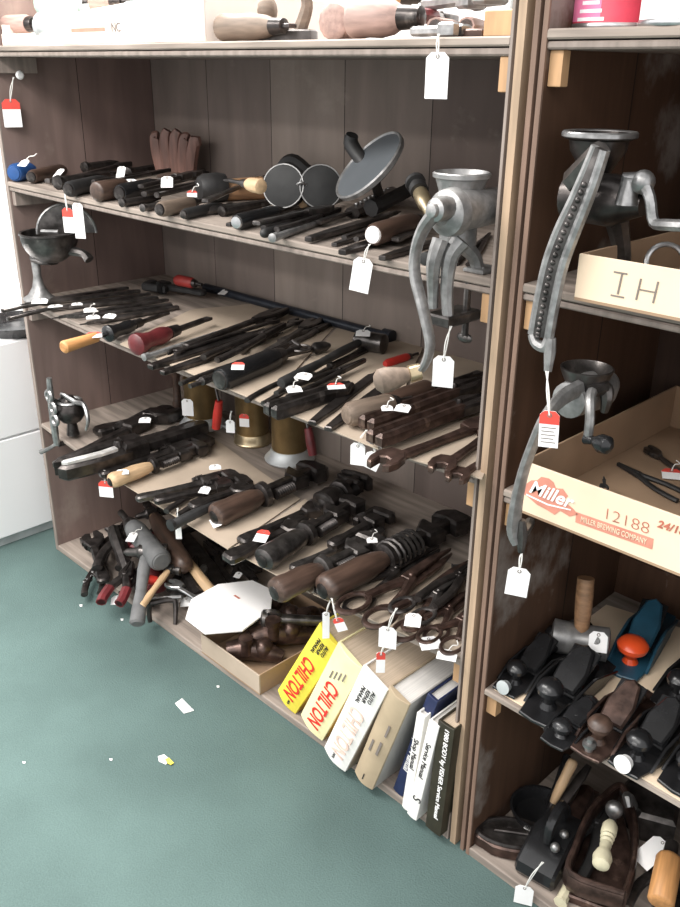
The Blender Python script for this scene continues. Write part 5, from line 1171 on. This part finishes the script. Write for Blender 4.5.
# ================================================================ price tags
price_tag('blank white tag hanging from the right end of the top shelf', 438, 52, 23, 41, y=-.012, rot=.35, string=(438, 34))
n = ox(17, 75, .004)
r0 = empty('nail', n, 'round headed white nail in the left side of the shelf unit', 'nail', None, (0, 0, 0))
MB().lathe([(-.004, .003), (.012, .003), (.013, .011), (.018, .012), (.022, .008)], 12).build('nail', 'white', r0)
r0 = price_tag('red and white tag hanging from the nail at the top left', 10, 99, 15, 25, x=.016, rot=1.2, string=(13, 77), red=True)
price_tag('red and white tag hanging under the left of the second shelf', 67, 208, 12, 23, y=-.016, rot=.5, string=(64, 189), red=True)
price_tag('plain white tag right behind the red and white one under the second shelf', 77, 203, 11, 33, y=-.010, rot=.6)
price_tag('white tag hanging from the middle of the second shelf edge', 364, 258, 20, 33, y=-.014, rot=.45, tilt=.15, string=(369, 244))
price_tag('white tag hanging from the clamp of the big grinder', 444, 356, 21, 31, y=-.055, rot=.5, string=(450, 326))
price_tag('red topped printed tag hanging from the tall food chopper', 550, 411, 19, 37, y=-.15, rot=.4, tilt=-.05, string=(546, 371), red=True, lines=5)
price_tag('white tag hanging from the clamp below the beer carton', 520, 568, 22, 31, y=-.125, rot=.5, tilt=.05, string=(522, 549))
price_tag('larger white tag hanging from the hook ended wrench', 358, 443, 15, 23, y=-.03, rot=.5, string=(366, 430))
price_tag('tilted white tag hanging right of the larger one on the hook ended wrench', 376, 453, 17, 18, y=-.035, rot=.6, tilt=.4, string=(370, 430))
price_tag('red topped tag hanging from the slim black pipe wrench', 105, 481, 15, 17, y=-.05, rot=.6, red=True, string=(104, 470))
price_tag('white tag hanging on the leftmost blowtorch', 187, 399, 12, 17, y=pt.y-.085, rot=.6)
price_tag('small tag with red edge on the middle blowtorch', 244, 414, 10, 13, y=pt2.y-.07, rot=.6, red=True)
price_tag('small white tag hanging between the middle and right blowtorches', 230, 420, 9, 13, y=.2, rot=.6, string=(231, 411))
price_tag('narrow white tag hanging left over the yellow manual', 326, 612, 7, 30, y=-.03, rot=.9, string=(331, 598))
price_tag('white and red tag hanging right over the yellow manual', 337, 618, 11, 15, y=-.035, rot=.6, tilt=-.4, red=True, string=(331, 598))
price_tag('white tag hanging over the white manual from the big shears', 388, 627, 18, 24, y=-.085, rot=.5, string=(396, 608))
price_tag('narrow tag with red end hanging below the big shears tag', 381, 652, 9, 24, y=-.085, rot=.8, red=True, string=(385, 645))
price_tag('narrow white tag hanging from the black square bar', 178, 525, 6, 15, y=-.05, rot=.8, string=(177, 508))
price_tag('white tag hanging from the shiny black wedge iron', 525, 886, 18, 24, y=on('B5', 529, 886, 0).y-.03, rot=.5, string=(542, 862))
K = 'A2'
for a_ in ((24, 163, 12, 7, .3, .075, 'white tag lying on the bright blue handle'), (59, 173, 9, 9, .3, .04, 'pale tag among the dark handles left on the second shelf'),
           (121, 172, 9, 12, .8, .05, 'white tag standing on the black ribbed grip'), (131, 181, 14, 4, 1.2, .04, 'narrow white tag lying behind the black ribbed grip'),
           (167, 182, 13, 12, .9, .05, 'white tag lying left of the capped mallet'), (192, 194, 11, 7, .9, .03, 'red tag lying in front of the capped mallet')):
    flat_tag(a_[6], K, a_[0], a_[1], a_[2], a_[3], a_[4], a_[5], red=any(t in a_[6] for t in ('red edge', 'red and', 'and red', 'red tag')), pitch=.6)
K = 'A3'
for a_ in ((40, 301, 17, 8, .9, .03, 'white tag at the left end of the file fan'), (55, 306, 16, 4, 1.2, .03, 'narrow white tag second from the left on the file fan'), (77, 304, 12, 4, 1.0, .03, 'narrow tag at the middle of the file fan'),
           (90, 310, 14, 7, 1.1, .03, 'white tag on the files above a similar one'), (93, 317, 15, 6, 1.1, .03, 'white tag on the files below a similar one'), (110, 316, 14, 7, .5, .03, 'white tag at the right of the file fan'),
           (94, 335, 17, 8, 1.1, .03, 'white and red tag on the orange wooden knife'), (224, 281, 8, 8, .4, .012, 'upper white tag at the back by the red handle'), (224, 292, 9, 8, .3, .02, 'lower white tag at the back by the long pipe'),
           (304, 376, 19, 9, .3, .05, 'white tag on the pliers above the right blowtorch'), (294, 389, 17, 9, 1.1, .045, 'white tag on the flat wide pliers'), (336, 386, 20, 8, 1.0, .05, 'white tag with red edge on the pliers left of the slim bars'),
           (363, 333, 16, 9, .7, .06, 'pale tag near the hammer head'), (403, 408, 17, 10, .4, .055, 'white tag just below the grinder handle'), (387, 408, 13, 7, .9, .07, 'small pale tag on the rounded wooden grip'), (238, 366, 14, 10, .8, .075, 'white and red sticker on the big barrel driver')):
    flat_tag(a_[6], K, a_[0], a_[1], a_[2], a_[3], a_[4], a_[5], red=any(t in a_[6] for t in ('red edge', 'red and', 'and red', 'red tag')))
K = 'A4'
for a_ in ((145, 420, 13, 7, .8, .06, 'white tag at the back left of the fourth shelf'), (122, 472, 15, 6, 1.0, .05, 'white tag on the pale tan wrench handle'), (215, 467, 13, 6, 1.0, .075, 'white tag on top of the wrench cluster'),
           (205, 490, 12, 8, .5, .05, 'white tag lying on the black crossed pliers'), (217, 522, 20, 9, -.4, .02, 'white tag lying by the end of the broad brown handle'), (262, 536, 15, 13, .5, .055, 'red and white tag on the knobbly adjustable wrench'),
           (278, 546, 15, 6, 1.1, .05, 'white tag with red edge left of the heavy monkey wrench'), (413, 620, 18, 13, .6, .07, 'white tag lying on the shears near the upright'), (430, 643, 24, 12, 1.0, .02, 'white tag on the shelf edge below the shears'),
           (447, 655, 22, 10, .5, .012, 'white tag at the right front corner of the fourth shelf'), (372, 540, 12, 6, .9, .06, 'small pale tag behind the spring wrench')):
    flat_tag(a_[6], K, a_[0], a_[1], a_[2], a_[3], a_[4], a_[5], red=any(t in a_[6] for t in ('red edge', 'red and', 'and red', 'red tag')))
K = 'A5'
for a_ in ((132, 537, 10, 10, .6, .185, 'small white tag on the grey sleeved bar'), (118, 600, 15, 9, .9, .03, 'white tag at the front of the heap by the red handles'), (186, 602, 12, 9, .9, .03, 'white paper disc like tag by the white board'), (238, 575, 8, 6, .4, .06, 'white tag on the black pliers behind the white board')):
    flat_tag(a_[6], K, a_[0], a_[1], a_[2], a_[3], a_[4], a_[5])
flat_tag('white tag lying against the grey mallet head', 'B4', 598, 642, 20, 15, .55, .075, pitch=.9)
flat_tag('white tag on the iron parts left of the orange brown handle', 'B5', 652, 852, 24, 26, -.3, .08, pitch=.4)
flat_tag('white tag between the ladle and the shiny wedge iron', 'B5', 527, 836, 14, 14, .2, .03, pitch=.3)
flat_tag('red and white tag lying in the beer carton', 'B3', 672, 474, 22, 12, .6, .012, red=True)
# ================================================================ litter on the carpet
def slip(label, px, m='white', name='paper_slip', h=.001, cat='paper'):
    pts = [oz(u, v, 0) for u, v in px]; c = sum(pts, Vector())/len(pts)
    o = MB().prism([((p-c).x, (p-c).y) for p in pts], h, h+.0012).build(name, m); o.location = c; tag(o, label, cat)
slip('white paper slip lying on the green carpet', [(175, 704), (182, 699), (194, 711), (184, 714)])
slip('small white scrap with a yellow piece on the carpet', [(158, 757), (164, 755), (170, 760), (166, 765), (159, 762)], name='paper_scrap')
slip('yellow curl of paper touching the white scrap', [(165, 760), (169, 759), (174, 764), (171, 766), (167, 764)], 'yellow', name='paper_curl', h=.003)
for a_ in ((81, 606, 'tiny white fleck on the carpet left of the heap'), (24, 763, 'tiny white fleck on the carpet at the far left'), (111, 760, 'tiny pale fleck on the carpet left of the white scrap'), (218, 687, 'tiny pale fleck on the carpet near the low box'), (122, 620, 'thin pale fleck on the carpet in front of the heap')):
    u, v = a_[0], a_[1]; slip(a_[2], [(u-1.5, v-.8), (u+1.5, v-.8), (u+1.2, v+1), (u-1, v+1)], name='paper_fleck')
# ================================================================ light
def area(name, loc, sx, sy, power, col=(1, .97, .93), rot=(0, 0, 0)):
    l = bpy.data.lights.new(name, 'AREA'); l.shape = 'RECTANGLE'; l.size = sx; l.size_y = sy; l.energy = power; l.color = col
    o = bpy.data.objects.new(name, l); COL.objects.link(o); o.location = loc; o.rotation_euler = rot; return o
area('ceiling_lamp', (.2, -1.25, 2.5), 2.0, .4, 58)
area('ceiling_lamp', (2.2, -1.9, 2.75), 2.0, .5, 26)
area('ceiling_lamp', (-.2, .28, 2.95), 3.0, .4, 120)
area('ceiling_lamp', (.6, -3.8, 2.75), 3.4, .5, 80)
w = bpy.data.worlds.new('world'); SC.world = w; w.use_nodes = True
w.node_tree.nodes['Background'].inputs[0].default_value = (.98, .985, 1, 1); w.node_tree.nodes['Background'].inputs[1].default_value = 1.0
vs = SC.view_settings; vs.view_transform = 'Standard'; vs.look = 'None'; vs.gamma = 1; vs.use_curve_mapping = False; vs.exposure = .5
